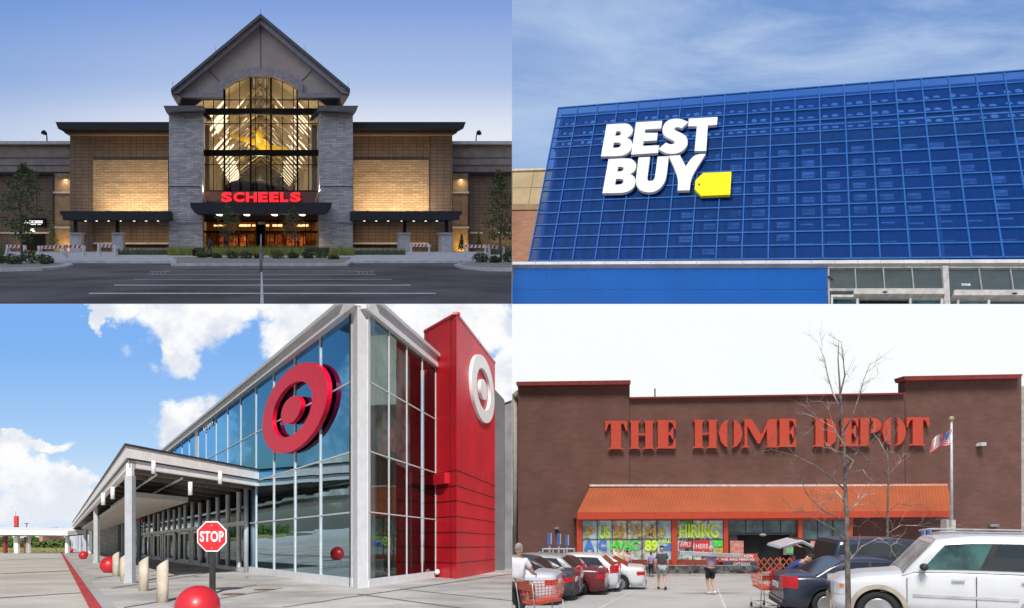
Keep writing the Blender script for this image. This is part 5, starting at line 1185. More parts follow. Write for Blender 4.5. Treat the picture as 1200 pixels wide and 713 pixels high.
fbox(600,607.4,461,616,YF+1.2,8,'side_wall',mat('pale_side',(.44,.40,.38,1),.8),T); fbox(600,607.4,616,674,YF+1,8,'side_base',mat('tan_side',(.22,.18,.15,1),.8),T)
fbox(1197,1215,452,674,YF+1.2,8,'side_wall',mat('pale_side',(.44,.40,.38,1)),T)
b=MB(); b.ball(at(607,463,YF+.8),.35); b.build('gutter_head',conc2,T); b=MB(); b.tube(at(604,464,YF+.9),at(604,670,YF+.9),.16,n=8); b.build('downpipe',conc2,T)
b=MB(); b.tube(at(767.5,466,YF+1),at(767.5,455,YF+1),.05,n=5); b.build('aerial',mat('thin_dark',(.1,.1,.1,1)),T)
fbox(650,655,617.5,620,YF-.3,.4,'wall_lamp',mat('grey_lamp',(.25,.25,.27,1)),T)
b=MB(); b.prism(FQ([(1149,522),(1156,522),(1156,518),(1151,518)],YF-.5),(0,.6,0)); b.build('flood_lamp',mat('lamp_pale',(.62,.62,.64,1),.4),T)
fbox(1161,1171,614,617,YF-.3,.4,'wall_lamp',mat('grey_lamp',(.25,.25,.27,1)),T)
# ---- stencil serif letters
def half(side):
    pts=[(.5+ (-1 if side<0 else 1)*(.10+.40*math.sin(PI*k/16)**.85),.5+.5*math.cos(PI*k/16)) for k in range(17)]; return pts
GL={'T':[[(0,1),(1,1),(1,.64),(.94,.64),(.86,.86),(.73,.92),(.73,.07),(.86,0),(.14,0),(.27,.07),(.27,.92),(.14,.86),(.06,.64),(0,.64)]],
'H':[[(0,1),(.47,1),(.37,.93),(.37,.54),(.63,.54),(.63,.93),(.53,1),(1,1),(.92,.94),(.92,.06),(1,0),(.53,0),(.63,.07),(.63,.48),(.37,.48),(.37,.07),(.47,0),(0,0),(.08,.06),(.08,.94)]],
'E':[[(0,1),(1,1),(1,.68),(.94,.68),(.82,.90),(.62,.94),(.62,.54),(.74,.60),(.82,.74),(.88,.74),(.88,.32),(.82,.32),(.74,.45),(.62,.49),(.62,.07),(.82,.11),(.94,.34),(1,.34),(1,0),(0,0),(.08,.06),(.08,.94)]],
'O':[[(.42,1),(.36,.9),(.36,.1),(.42,0),(.24,.06),(.08,.22),(0,.5),(.08,.78),(.24,.94)],[(.58,1),(.76,.94),(.92,.78),(1,.5),(.92,.22),(.76,.06),(.58,0),(.64,.1),(.64,.9)]],
'M':[[(0,1),(.27,1),(.55,.42),(.76,1),(1,1),(.97,.94),(.97,.06),(1,0),(.66,0),(.70,.06),(.70,.66),(.50,.14),(.44,.14),(.15,.78),(.15,.08),(.22,0),(0,0),(.07,.07),(.07,.94)]],
'D':[[(0,1),(.44,1),(.44,0),(0,0),(.10,.06),(.10,.94)],[(.54,1),(.76,.96),(.93,.80),(1,.5),(.93,.2),(.76,.04),(.54,0),(.54,.07),(.60,.16),(.60,.84),(.54,.93)]],
'P':[[(0,1),(.46,1),(.46,.07),(.56,0),(0,0),(.10,.06),(.10,.94)],[(.56,1),(.80,.97),(.97,.86),(1,.74),(.95,.60),(.80,.50),(.56,.46),(.56,.54),(.64,.62),(.64,.86),(.56,.93)]]}
for ch,x0,x1 in (('T',709,735),('H',737,767.5),('E',769,792),('H',812,842),('O',842.5,870),('M',869.5,911.5),('E',912,933),('D',953,981),('E',984.5,1006),('P',1005.5,1033),('O',1034,1062),('T',1062.5,1089)):
    v,f=tri2d(GL[ch]); sl=-.012; yb_=526+(x0-709)*sl; H_=33.2
    b=MB(); b.shape(v,f,lambda p:at(x0+(x1-x0)*p[0],yb_-H_*p[1],YF-.3),(0,.2,0)); b.build('sign_letter',let,T)
# ---- awning
AW=MB(); tl,tr,bl_,br_=at(692,569.5,YF-.05),at(1110,566,YF-.05),at(677,600,YF-3.2),at(1116,598.5,YF-3.2)
AW.prism([tl,tr,br_,bl_],(0,0,-.12)); aw=AW.build('awning_roof',orgf,T)
b=MB(); n=110
for k in range(n+1): b.bar(tl.lerp(tr,k/n)+V((0,-.02,.03)),bl_.lerp(br_,k/n)+V((0,-.0,.0)),.03,.02)
b.build('seam',orgf,aw)
fbox(691,1111,567.5,569.8,YF-.3,.4,'flashing',mat('flash_white',(.72,.66,.66,1),.5),T)
b=MB(); b.prism(FQ([(676.5,600),(1116,598.5),(1116,605.5),(676.5,608.5)],YF-3.3),(0,.25,0)); b.build('awning_valance',org,T)
# soffit under the awning
b=MB(); b.face([at(676.5,606,YF-3.1),at(1116,604,YF-3.1),at(1116,604,YF-3.1)+V((0,3,0)),at(676.5,606,YF-3.1)+V((0,3,0))]); b.build('soffit',org,T,fix=False)
YW=YF-2.6
fr_=mat('window_frame_dark',(.05,.05,.05,1),.5)
for x0,x1 in ((676,682.3),(787.5,793.5),(848.5,853.5),(935.5,940.5),(994.5,999.5)): fbox(x0,x1,605,668,YW-.25,.35,'orange_frame',org,T)
fbox(676,1000,604.5,609.2,YW-.22,.3,'orange_frame',org,T)
# windows with poster paint
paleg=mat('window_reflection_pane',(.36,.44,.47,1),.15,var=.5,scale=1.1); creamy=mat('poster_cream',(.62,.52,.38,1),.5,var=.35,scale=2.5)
def win(x0,x1,y0,y1,m=paleg,par=T,Y=YW): return fbox(x0,x1,y0,y1,Y,.06,'window_pane',m,par)
def panes(x0,x1,n,rows,m,Y=YW):
    out=[]
    for i in range(n):
        for y0,y1 in rows:
            a=x0+(x1-x0)*i/n; out.append(win(a+.35,a+(x1-x0)/n-.35,y0+.35,y1-.35,m[i%len(m)] if isinstance(m,list) else m,Y=Y))
    for i in range(n+1): fbox(x0+(x1-x0)*i/n-.4,x0+(x1-x0)*i/n+.4,rows[0][0],rows[-1][1],Y-.06,.14,'window_mullion',fr_,T)
    for y in [r_[0] for r_ in rows]+[rows[-1][1]]: fbox(x0,x1,y-.4,y+.4,Y-.055,.12,'window_mullion',fr_,T)
    return out
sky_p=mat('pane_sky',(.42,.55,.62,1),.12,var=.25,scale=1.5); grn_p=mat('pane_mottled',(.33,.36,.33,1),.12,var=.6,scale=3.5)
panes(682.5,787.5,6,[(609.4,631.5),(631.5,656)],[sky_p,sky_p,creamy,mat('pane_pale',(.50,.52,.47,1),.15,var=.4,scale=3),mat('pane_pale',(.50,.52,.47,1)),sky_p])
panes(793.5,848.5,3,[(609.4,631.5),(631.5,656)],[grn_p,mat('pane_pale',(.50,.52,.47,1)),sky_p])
def paint(txt,x0,x1,y0,y1,m,bold=.06,Y=YW-.075):
    v,f,_=text2d(txt,bold); b=MB(); b.shape(v,f,lambda p:at(x0+(x1-x0)*p[0],y1-(y1-y0)*p[1],Y),(0,.012,0)); b.build('painted_lettering',m,T)
gold=mat('poster_gold',(.50,.36,.07,1),.6,var=.3,scale=6); lime_=mat('poster_lime',(.60,.85,.06,1),.6,var=.1,scale=6); grn=mat('poster_green',(.08,.66,.08,1),.6,var=.2,scale=6); blu=mat('poster_blue',(.07,.20,.62,1),.6,var=.1); redp_=mat('poster_red',(.62,.03,.05,1),.6,var=.1)
paint('P',686,697,617,630,gold); paint('US',702,715,616,631,lime_,.04); paint('D',720,732,617,630,gold); paint('T',738,744,615,629,gold); paint('I',747,752,615,629,gold); paint('M',757,768,617,630,gold); paint('D',771,780,618,630,gold)
paint('A',684,697,632.5,645,blu); paint('C',701,711,632.5,644,blu); paint('HVAC',715,749,632.5,644.5,grn,.05); paint('89',755.5,771,632.5,646,lime_,.06); paint('HIRE',772,786,631.6,636,lime_,.03)
b=MB(); b.prism(FQ([(773,641),(787,637.5),(787,643.5),(773,644.5)],YW-.075),(0,.01,0)); b.build('painted_stroke',blu,T)
paint('NOW',799,811,610.2,613.6,grn,.04); paint('HIRING',796,842,613.8,630,lime_,.035)
b=MB(); b.prism(FQ([(796,635.5),(811,633.5),(811,641),(796,643)],YW-.075),(0,.01,0)); b.prism(FQ([(814,633),(832,632.5),(832,650),(814,647)],YW-.075),(0,.01,0)); b.build('painted_stroke',redp_,T)
wpt=mat('poster_white',(.7,.62,.62,1),.6)
paint('APPLY',797,810,635,640.5,wpt,.02,YW-.09); paint('HERE',815.5,830,637,642.5,wpt,.02,YW-.09)
b=MB(); b.prism(FQ([(835,633),(847,632.6),(847,640),(836,640)],YW-.075),(0,.01,0)); b.build('painted_stroke',grn,T); b=MB(); b.prism(FQ([(838,642),(847.5,641),(847.5,650),(838,650)],YW-.075),(0,.01,0)); b.build('painted_stroke',gold,T)
# dark entry
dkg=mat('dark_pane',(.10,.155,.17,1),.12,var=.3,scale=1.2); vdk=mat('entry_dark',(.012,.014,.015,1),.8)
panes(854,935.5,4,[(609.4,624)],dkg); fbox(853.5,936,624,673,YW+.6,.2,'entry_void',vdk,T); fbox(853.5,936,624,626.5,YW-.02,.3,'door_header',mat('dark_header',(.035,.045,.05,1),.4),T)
for x0,x1 in ((854,864),(925,935.5)): fbox(x0,x1,626,672,YW+.1,.1,'side_light',mat('dark_header',(.035,.045,.05,1)),T)
fbox(855.5,871.5,633.5,650,YW-.02,.08,'pink_poster',mat('poster_pink',(.60,.25,.20,1),.6,var=.2,scale=3),T); fbox(918,932,632,650,YW-.02,.08,'poster',mat('poster_brown',(.22,.16,.13,1),.6,var=.4,scale=3),T); fbox(922,929.5,642,648,YW-.04,.03,'green_notice',mat('notice_green',(.12,.5,.22,1),.6),T)
b=MB(); b.ball(at(894,626.5,YW-.1),.14,1.6,1,.7); b.build('door_sensor',conc2,T)
panes(940.5,994.5,3,[(609.4,632),(632,656)],dkg); fbox(943,958,634,650,YW-.08,.03,'pink_poster',mat('poster_pink',(.6,.25,.2,1)),T)
fbox(1000,1112,605,673,YF-.9,.3,'shaded_wall',rbk,T)
# base wall below the windows
fbox(682,853,656,668,YW-.12,.3,'brick_base',mat('base_red',(.26,.055,.035,1),.8,var=.25,scale=1.5),T)
for x0,x1,y in ((752,880,662.5),(683,690,662)): fbox(x0,x1,y-.4,y+.4,YW-.8,.06,'guard_rail',mat('rail_pale',(.45,.42,.38,1),.5),T)
b=MB(); r=random.Random(2)
for k in range(900):
    x=r.uniform(750,886); y=r.uniform(664.5,671.8); p=at(x,y,YW-1.0+r.uniform(-.2,.3)); s_=r.uniform(.10,.2); b.prism([p+V((-s_,0,-s_*.5)),p+V((s_,0,-s_*.6)),p+V((s_*.7,0,s_*.6)),p+V((-s_*.8,0,s_*.5))],(0,.2,0))
tag(b.build('landscape_stone',mat('dark_stone',(.10,.10,.105,1),.9,var=.6,scale=1.5)),'bank of dark grey stones and mulch below the shop windows','stones',kind='stuff')
# banner
BN=thing('banner','red and navy hiring banner on rails left of the orange gate','banner',D.g(865,673.5))
YB=44.0
fbox(842,887.5,648.5,658,YB,.05,'red_field',mat('banner_red',(.58,.07,.05,1),.6),BN); fbox(847,887,658,671.5,YB,.05,'navy_field',mat('banner_navy',(.055,.085,.14,1),.6),BN); fbox(846,859,662.5,667,YB-.03,.02,'red_ribbon',mat('banner_red2',(.42,.04,.035,1)),BN)
def btxt(t_,x0,x1,y0,y1,m):
    v,f,_=text2d(t_,.03); b=MB(); b.shape(v,f,lambda p:at(x0+(x1-x0)*p[0],y1-(y1-y0)*p[1],YB-.04),(0,.012,0)); b.build('banner_text',m,BN)
bw_=mat('banner_white',(.72,.70,.72,1),.6); btxt('NOW',872,883,649.6,653.6,bw_); btxt('WE ARE HIRING',844.5,884,654,656.8,bw_); btxt('OPTIONS',859.5,879,658.9,662,bw_); btxt('IN STORE',859.5,879,662.9,666,bw_); btxt('apply today',859.5,872,667.2,669,bw_)
for x in (843,887.5): b=MB(); p=at(x,658,YB+.04); b.tube(V((p.x,p.y,D.z(0,p.y)-.02)),V((p.x,p.y,at(x,648,YB).z)),.03,n=6); b.build('rail_post',fr_,BN)
# lattice gate
GT=thing('folding_gate','orange folding lattice gate across the dark entrance','gate',D.g(905,672.5)); YG=43.5
b=MB()
x0,x1,y0,y1=888,940,653.5,672.0; n=7; pw=(x1-x0)/n
for k in range(n):
    for m2 in range(2):
        ya=y0+(y1-y0)*m2/2; yc=y0+(y1-y0)*(m2+1)/2; xa=x0+k*pw; xc=xa+pw
        b.bar(at(xa,ya,YG),at(xc,yc,YG),.03,.07); b.bar(at(xa,yc,YG+.04),at(xc,ya,YG+.04),.03,.07)
b.build('lattice',mat('gate_orange',(.38,.09,.045,1),.6),GT)
for x in (888,914,940): b=MB(); b.tube(V((at(x,0,YG).x,YG,D.z(0,YG)-.02)),at(x,652.5,YG),.04,n=6); b.build('gate_post',mat('gate_orange',(.38,.09,.045,1)),GT)
# ---- ground
asL=mat('sunlit_asphalt',(.42,.41,.40,1),.95,var=.07,scale=.4,bump=.15,grain=.2,bscale=20)
b=MB(); b.face([V((0,9,D.z(0,9))),V((70,9,D.z(0,9))),V((110,150,D.z(0,150))),V((0,150,D.z(0,150)))]); o=b.build('car_park',asL,fix=False); o['kind']='structure'
for p in o.data.polygons:
    if p.normal.z<0: o.data.flip_normals(); break
gquad(D,[(560,675.2),(1300,675.2),(1300,671),(560,671)],.14,'pavement',conc2,thick=.16)
gquad(D,[(922,713),(960,706.5),(985,709),(1000,725),(915,725)],.14,'kerb_island',conc2,thick=.16)
for q in ([(840,690),(842,690),(852,713),(848.5,713)],[(700,713),(704,713),(745,691),(744,691)]): gquad(D,q,.006,'road_marking',mat('faint_paint',(.6,.59,.57,1),.8,grain=.6))
# ---- blue cart corral signs
bs_=mat('sign_blue',(.045,.12,.40,1),.5)
for x,y0,y1,l,w in ((644,624,638.5,'blue panel sign on a pale post, leftmost of the three behind the parked cars',2.4),(655,625,638.5,'blue panel sign on a pale post, middle of the three behind the parked cars',2.3),(664.5,626.5,640,'blue panel sign on a pale post, rightmost of the three behind the parked cars',2.0),
                  (1082,621,633,'blue panel sign behind the dark wagon, left of the pair',2.4),(1089,620.5,634,'blue panel sign behind the dark wagon, right of the pair by the flagpole',2.4)):
    Yp=40.0; p=at(x,y0,Yp); st=thing('blue_sign',l,'sign',V((p.x,Yp,D.z(0,Yp))),group='blue panel signs by the storefront')
    fbox(x-w,x+w,y0,y1,Yp,.1,'sign_panel',bs_,st); fbox(x+w*.5,x+w*1.1,y0+.5,y1-1,Yp-.02,.02,'pale_edge',conc2,st)
    b=MB(); b.tube(V((p.x,Yp+.1,D.z(0,Yp)-.02)),V((p.x,Yp+.1,p.z)),.06,n=6); b.build('post',conc2,st)
CR=thing('cart_corral','low pale blue rail frame below the three blue signs','cart corral',D.g(655,676))
b=MB()
for y in (643,649,655): b.tube(at(636,y,39.6),at(673,y,39.6),.05,n=5)
b.build('rail',mat('rail_blue',(.30,.38,.48,1),.5),CR)
for x in (636,648,661,673): b=MB(); p=at(x,642,39.6); b.tube(V((p.x,39.6,D.z(0,39.6)-.02)),p,.05,n=5); b.build('rail_post',mat('rail_blue',(.30,.38,.48,1)),CR)
# ---- flagpole
FP=thing('flagpole','white flagpole with a flying stars and stripes flag','flagpole',D.g(1115,675)); YP=41.5
fbox(1109.5,1120,609,674.5,YP+.2,.6,'pale_pier',mat('pier_pale',(.55,.54,.52,1),.7),FP)
b=MB(); b.tube(at(1115,609,YP),at(1115,492,YP),.10,.06,8); b.build('pole',mat('pole_white',(.62,.62,.64,1),.4),FP)
b=MB(); b.ball(at(1115,490.5,YP),.16); b.build('finial',mat('finial_gold',(.4,.33,.2,1),.4),FP)
FL=MB(); P4=[(1115,502.5),(1114,520),(1089.5,529.5),(1093,513.5)]   # top-hoist, bottom-hoist, bottom-fly, top-fly
def fl(u,v):
    a=V((P4[0][0]+(P4[1][0]-P4[0][0])*v,P4[0][1]+(P4[1][1]-P4[0][1])*v)); c=V((P4[3][0]+(P4[2][0]-P4[3][0])*v,P4[3][1]+(P4[2][1]-P4[3][1])*v)); p=a.lerp(c,u)
    return at(p.x,p.y+1.2*math.sin(u*7+v),YP-.1+.25*math.sin(u*9+v*2))
def flagpart(u0,u1,v0,v1,name,m,par,off=0):
    b=MB(); n=10
    for k in range(n):
        ua,ub=u0+(u1-u0)*k/n,u0+(u1-u0)*(k+1)/n; b.prism([fl(ua,v0)+V((0,off,0)),fl(ub,v0)+V((0,off,0)),fl(ub,v1)+V((0,off,0)),fl(ua,v1)+V((0,off,0))],(0,.015,0))
    return b.build(name,m,par)
fw=mat('flag_white',(.78,.76,.76,1),.8); frd=mat('flag_red',(.6,.02,.05,1),.8); fbl=mat('flag_blue',(.02,.035,.20,1),.8)
cl=flagpart(0,1,0,1,'flag',fw,FP)
for k in range(0,13,2): flagpart(0 if k>6 else .42,1,k/13,(k+1)/13,'red_stripe',frd,cl,-.02)
flagpart(0,.42,0,7/13,'blue_canton',fbl,cl,-.035)
b=MB()
for i in range(5):
    for j in range(4): p=fl(.05+.08*i,.07+.13*j)+V((0,-.05,0)); b.lathe(p,[(.022,0),(.02,.008)],5,axis=V((0,-1,0)))
b.build('stars',fw,cl)
# ---------------------------------------------------------------- vehicles
tyre=mat('tyre',(.02,.02,.021,1),.85); rim_m=mat('alloy',(.45,.46,.48,1),.35,metal=.7); wgl=mat('car_glass_dark',(.015,.02,.025,1),.06,spec=.8); wgl2=mat('car_glass_tint',(.03,.085,.08,1),.08,var=.6,scale=1.3,spec=.7)
blk=mat('plastic_black',(.03,.03,.032,1),.6); tl_=mat('tail_red',(.55,.01,.02,1),.25); hl_=mat('lamp_clear',(.55,.58,.6,1),.12); chrome=mat('chrome',(.6,.6,.62,1),.2,metal=.8)
def arch_pts(cx,r,z0,n=10): return [(cx+r*math.cos(PI-PI*k/n) ,z0+r*math.sin(PI-PI*k/n)) for k in range(n+1)]
def interp(tab,x):
    for (a,b_),(c,d) in zip(tab,tab[1:]):
        if a<=x<=c: return b_+(d-b_)*(x-a)/(c-a) if c>a else b_
    return tab[0][1] if x<tab[0][0] else tab[-1][1]
def car(name,label,loc,rz,paint,spec,group=None,lower=None,hatch=None,cat='car',glassm=None):
    """x forward. spec: L, W, belt[], roof[] profiles, wheels, r"""
    t_=thing(name,label,cat,loc,rz,group); L,Wd=spec['L'],spec['W']; hw=Wd/2; hood=spec['hood']; zb=spec['zb']; r=spec['r']; wx=spec['wx']
    # lower body: lofted cross sections with wheel openings cut as arches in the side sheet
    n=64; xs_=[-L/2+L*k/n for k in range(n+1)]
    def topz(x): return interp(hood,x)
    def ends(x): 
        e=min(x+L/2,L/2-x); q=spec.get('rnd',.55); return (1-(1-max(0,e/q))**2)**.5 if e<q else 1
    def bot(x):
        z=zb
        for w_ in wx:
            d=abs(x-w_); R_=r*1.16
            if d<R_: z=max(z,r+math.sqrt(R_*R_-d*d))
        e=min(x+L/2,L/2-x); 
        if e<.25: z=max(z,zb+(.25-e)*.35)
        return z
    b=MB(); rows=[]
    for x in xs_:
        zt=topz(x); zo=min(bot(x),zt-.06); w_=hw*(.80+.20*ends(x)); zs=zt-.12
        sec=[(w_*.5,zo),(w_*.97,zo),(w_*.995,zo+(zs-zo)*.35),(w_,zo+(zs-zo)*.6),(w_*.975,zs+(zt-zs)*.2),(w_*.93,zt-.02),(w_*.84,zt),(w_*.4,zt+.03)]
        full=[(-y,z) for y,z in sec[::-1]]+sec
        rows.append([b.b.verts.new((x,y,z)) for y,z in full])
    m_=len(rows[0])
    for A_,B_ in zip(rows,rows[1:]):
        for k in range(m_-1): f=b.b.faces.new((A_[k],B_[k],B_[k+1],A_[k+1])); f.smooth=True
        b.b.faces.new((A_[m_-1],B_[m_-1],B_[0],A_[0]))
    b.b.faces.new(rows[0]); b.b.faces.new(rows[-1][::-1])
    body=b.build('body',paint,t_,local=True)
    # greenhouse
    gh=spec['gh']       # list of (x, z_roof, inset) from tail to nose at the belt and at the roof: quad stations
    bx0,bx1,rx0,rx1,zr=gh; zb0=topz(bx0)-.02; zb1=topz(bx1)-.02; it,ib=spec.get('inset',(.20,.06))
    b=MB(); N=14; rows=[]
    def st(f_):   # f_ 0..1 tail to nose
        xb=bx0+(bx1-bx0)*f_; xr_=rx0+(rx1-rx0)*f_; zbelt=interp(hood,xb)-.03; zz=zr-.035*(2*f_-1)**2-(.05*max(0,f_-.75)*4 if True else 0); return xb,xr_,zbelt,zz
    for k in range(N+1):
        f_=k/N; xb,xr_,zbelt,zz=st(f_); wb,wr=hw-ib,hw-it
        sec=[(xb,wb,zbelt),(xb+(xr_-xb)*.5,wb-(wb-wr)*.42,zbelt+(zz-zbelt)*.5),(xb+(xr_-xb)*.92,wr+.02,zbelt+(zz-zbelt)*.93),(xr_,wr-.06,zz),(xr_,wr*.5,zz+.02)]
        full=[(x,-y,z) for x,y,z in sec[::-1]][0:]+sec; full=[(x,-y,z) for x,y,z in sec]+[(x,y,z) for x,y,z in sec[::-1]]
        rows.append([b.b.verts.new(p) for p in full])
    m_=len(rows[0])
    for A_,B_ in zip(rows,rows[1:]):
        for k in range(m_-1): f=b.b.faces.new((A_[k],B_[k],B_[k+1],A_[k+1])); f.smooth=True
    b.b.faces.new(rows[0]); b.b.faces.new(rows[-1][::-1]); b.build('cabin',paint,t_,local=True)
    wr,wb=hw-it,hw-ib; G_=glassm or wgl
    def side(fa,fb,name,m,s,shr=0):
        ua,ub=spec.get('uu',(.12,.86))
        def P(f_,u): 
            xb,xr_,zbelt,zz=st(f_); return V((xb+(xr_-xb)*u,s*((wb-(wb-wr)*(.84*u if u<.5 else .42+(u-.5)*1.16-.0))+.012),zbelt+(zz-zbelt)*u))
        b=MB(); K_=5
        for i in range(K_):
            for j in range(4):
                f0,f1=fa+(fb-fa)*i/K_,fa+(fb-fa)*(i+1)/K_; u0,u1=ua+(ub-ua)*j/4,ua+(ub-ua)*(j+1)/4; b.prism([P(f0,u0),P(f1,u0),P(f1,u1),P(f0,u1)],(0,-s*.006,0))
        bmesh.ops.remove_doubles(b.b,verts=b.b.verts,dist=1e-4); b.build(name,m,t_,local=True)
    for s in (-1,1):
        for k,(fa,fb) in enumerate(spec['win']): side(fa,fb,'side_window',(spec.get('wm') or [G_]*9)[k],s)
    for s in (-1,1):
        for (a0,a1),(b0,b1) in zip(spec['win'],spec['win'][1:]): side(a1,b0,'window_pillar',blk,s)
    for (f_,nm,xx) in ((0,'rear_window',-1),(1,'windscreen',1)):
        if hatch and f_==0: continue
        xb,xr_,zbelt,zz=st(f_); b=MB(); u0,u1=.10,.90
        P=lambda u,s:V((xb+(xr_-xb)*u+xx*.015,s*((wb-(wb-wr)*u)-.07),zbelt+(zz-zbelt)*u)); b.prism([P(u0,-1),P(u0,1),P(u1,1),P(u1,-1)],(-xx*.01,0,0)); b.build(nm,spec.get('ws',G_) if xx>0 else G_,t_,local=True)
    for w_ in wx:
        for s in (-1,1):
            b=MB(); c=V((w_,s*(hw-.22),r)); b.lathe(c,[(r*.62,-.0),(r*.95,.0),(r,.03),(r,.17),(r*.95,.20),(r*.66,.20),(r*.64,.15)],32,axis=V((0,s,0))); wh_=b.build('tyre',tyre,t_,local=True)
            b=MB(); b.lathe(c,[(r*.64,.06),(r*.64,.09),(r*.1,.09)],24,axis=V((0,s,0))); b.build('brake_disc',blk,wh_,local=True)
            b=MB(); b.lathe(c,[(r*.16,.10),(r*.16,.15),(r*.12,.18)],12,axis=V((0,s,0)))
            for k in range(5):
                for q_ in (-.11,.11):
                    a=2*PI*k/5+q_; b.bar(c+V((math.cos(a)*r*.12,s*.165,math.sin(a)*r*.12)),c+V((math.cos(a)*r*.62,s*.175,math.sin(a)*r*.62)),.026,.04,up=V((0,1,0)))
            b.lathe(c,[(r*.58,.165),(r*.66,.165),(r*.66,.195),(r*.58,.195)],28,axis=V((0,s,0)))
            b.build('rim',rim_m,wh_,local=True)
            b=MB(); b.lathe(V((w_,s*(hw-.45),r)),[(r*1.1,0),(r*1.12,.18)],24,axis=V((0,s,0))); b.build('wheel_well',blk,t_,local=True)
    if lower:
        for w_ in wx:
            for s in (-1,1):
                b=MB(); n2=16
                for k in range(n2):
                    a0,a1=PI*k/n2,PI*(k+1)/n2; R1,R2=r*1.14,r*1.14+.09
                    b.prism([V((w_+R1*math.cos(a0),s*(hw+.012),r+R1*math.sin(a0))),V((w_+R2*math.cos(a0),s*(hw+.012),r+R2*math.sin(a0))),V((w_+R2*math.cos(a1),s*(hw+.012),r+R2*math.sin(a1))),V((w_+R1*math.cos(a1),s*(hw+.012),r+R1*math.sin(a1)))],(0,-s*.07,0))
                bmesh.ops.remove_doubles(b.b,verts=b.b.verts,dist=1e-3); b.build('arch_moulding',lower,t_,local=True)
        for s in (-1,1):
            b=MB(); b.box(wx[0]+r*1.3,wx[1]-r*1.3,s*(hw-.03)-.03,s*(hw-.03)+.03,zb-.05,zb+.14); b.build('sill',lower,t_,local=True,bevel=.01)
        b=MB(); b.box(L/2-.35,L/2+.03,-hw*.86,hw*.86,zb-.02,zb+.26); b.build('front_bumper',lower,t_,local=True,bevel=.06)
    # lamps
    zt_=topz(-L/2+.1)
    for s in (-1,1):
        b=MB(); y0,y1=sorted((s*(hw*.80),s*(hw*.5)))
        z0,z1=spec.get('tail',(zt_-.27,zt_-.12))
        b.prism([V((x,y,z0)) for x,y in ((-L/2-.018,s*hw*.50),(-L/2-.018,s*hw*.80),(-L/2+.10,s*(hw*.905+.012)),(-L/2+.30,s*(hw*.985+.008)),(-L/2+.30,s*hw*.92),(-L/2+.05,s*hw*.74),(-L/2+.05,s*hw*.5))],(0,0,z1-z0)); b.build('tail_light',tl_,t_,local=True)
        zf=topz(L/2-.1); q=spec.get('rnd',.55); h0,h1=spec.get('head',(zf-.24,zf-.10)); wc=lambda e:hw*(.80+.20*(1-(1-e/q)**2)**.5)+.012; b=MB()
        b.prism([V((x,s*y,h0)) for x,y in ((L/2+.015,hw*.46),(L/2+.012,hw*.80),(L/2-.04,wc(.04)),(L/2-.12,wc(.12)),(L/2-.26,wc(.26)),(L/2-.26,hw*.85),(L/2-.05,hw*.7),(L/2-.05,hw*.46))],(0,0,h1-h0)); b.build('headlight',hl_,t_,local=True)
        b=MB(); b.ball(V((bx1-.38,s*(hw+.09),topz(bx1-.4)+.08)),.1,.8,1.1,.75,12,8); b.bar(V((bx1-.38,s*(hw-.06),topz(bx1-.4)+.04)),V((bx1-.38,s*(hw+.05),topz(bx1-.4)+.05)),.05,.05); b.build('wing_mirror',spec.get('mirror',paint),t_,local=True)
        for dx in spec.get('doors',()):
            b=MB(); zt=topz(dx); b.box(dx-.006,dx+.006,s*(hw+.003)-.006,s*(hw+.003)+.004,zb+.08,zt-.10); b.build('door_gap',blk,t_,local=True)
        for dx in spec.get('handles',()):
            b=MB(); zt=topz(dx)-.17; b.box(dx-.11,dx+.11,s*(hw+.02)-.015,s*(hw+.02)+.015,zt-.015,zt+.018); b.build('door_handle',spec.get('handlem',paint),t_,local=True,bevel=.006)
    b=MB(); b.box(-L/2-.03,-L/2+.25,-hw*.82,hw*.82,zb,zb+.20); b.build('rear_bumper',spec.get('bump',paint),t_,local=True,bevel=.04)
    b=MB(); b.box(-L/2-.045,-L/2+.2,-hw*.70,hw*.70,zb+.0,zb+.09); b.build('bumper_insert',blk,t_,local=True)
    b=MB(); b.box(L/2-.05,L/2+.02,-hw*.42,hw*.42,zb+.30,topz(L/2)-.06); b.build('grille',blk,t_,local=True)
    b=MB(); b.box(-L/2-.035,-L/2-.01,-.26,.26,zt_-.32,zt_-.19); b.build('number_plate',mat('plate',(.6,.6,.62,1),.5),t_,local=True)
    return t_
sedan=dict(L=4.7,W=1.82,zb=.24,r=.33,wx=(-1.38,1.42),hood=[(-2.35,.92),(-2.2,1.00),(-1.7,1.03),(0,.97),(1.0,.95),(1.6,.88),(2.1,.76),(2.35,.62)],gh=(-1.75,1.35,-.95,.35,1.44),win=((.14,.44),(.48,.86)),doors=(-.75,.2,1.15),handles=(-.6,.35))
hatchb=dict(L=4.25,W=1.8,zb=.24,r=.32,wx=(-1.25,1.3),hood=[(-2.12,.95),(-2.0,1.05),(0,.98),(1.0,.95),(1.5,.88),(1.9,.78),(2.12,.62)],gh=(-2.0,1.3,-1.45,.3,1.50),win=((.10,.42),(.46,.86)),doors=(-.6,.25,1.1),handles=(-.5,.4),tail=(.85,1.12))
suvs=dict(L=4.9,W=1.88,zb=.36,r=.385,wx=(-1.42,1.45),hood=[(-2.45,1.02),(-2.35,1.10),(0,1.10),(1.1,1.10),(1.7,1.06),(2.2,.98),(2.45,.80)],gh=(-2.38,1.12,-2.16,.42,1.74),inset=(.15,.04),win=((.03,.22),(.27,.555),(.59,.88)),doors=(-1.35,-.22,.95),handles=(-1.05,.08),tail=(.85,1.35),mirror=blk)
def pm(name,c,r=.3): return mat(name,c,r,var=.02,coat=.5,spec=.5)
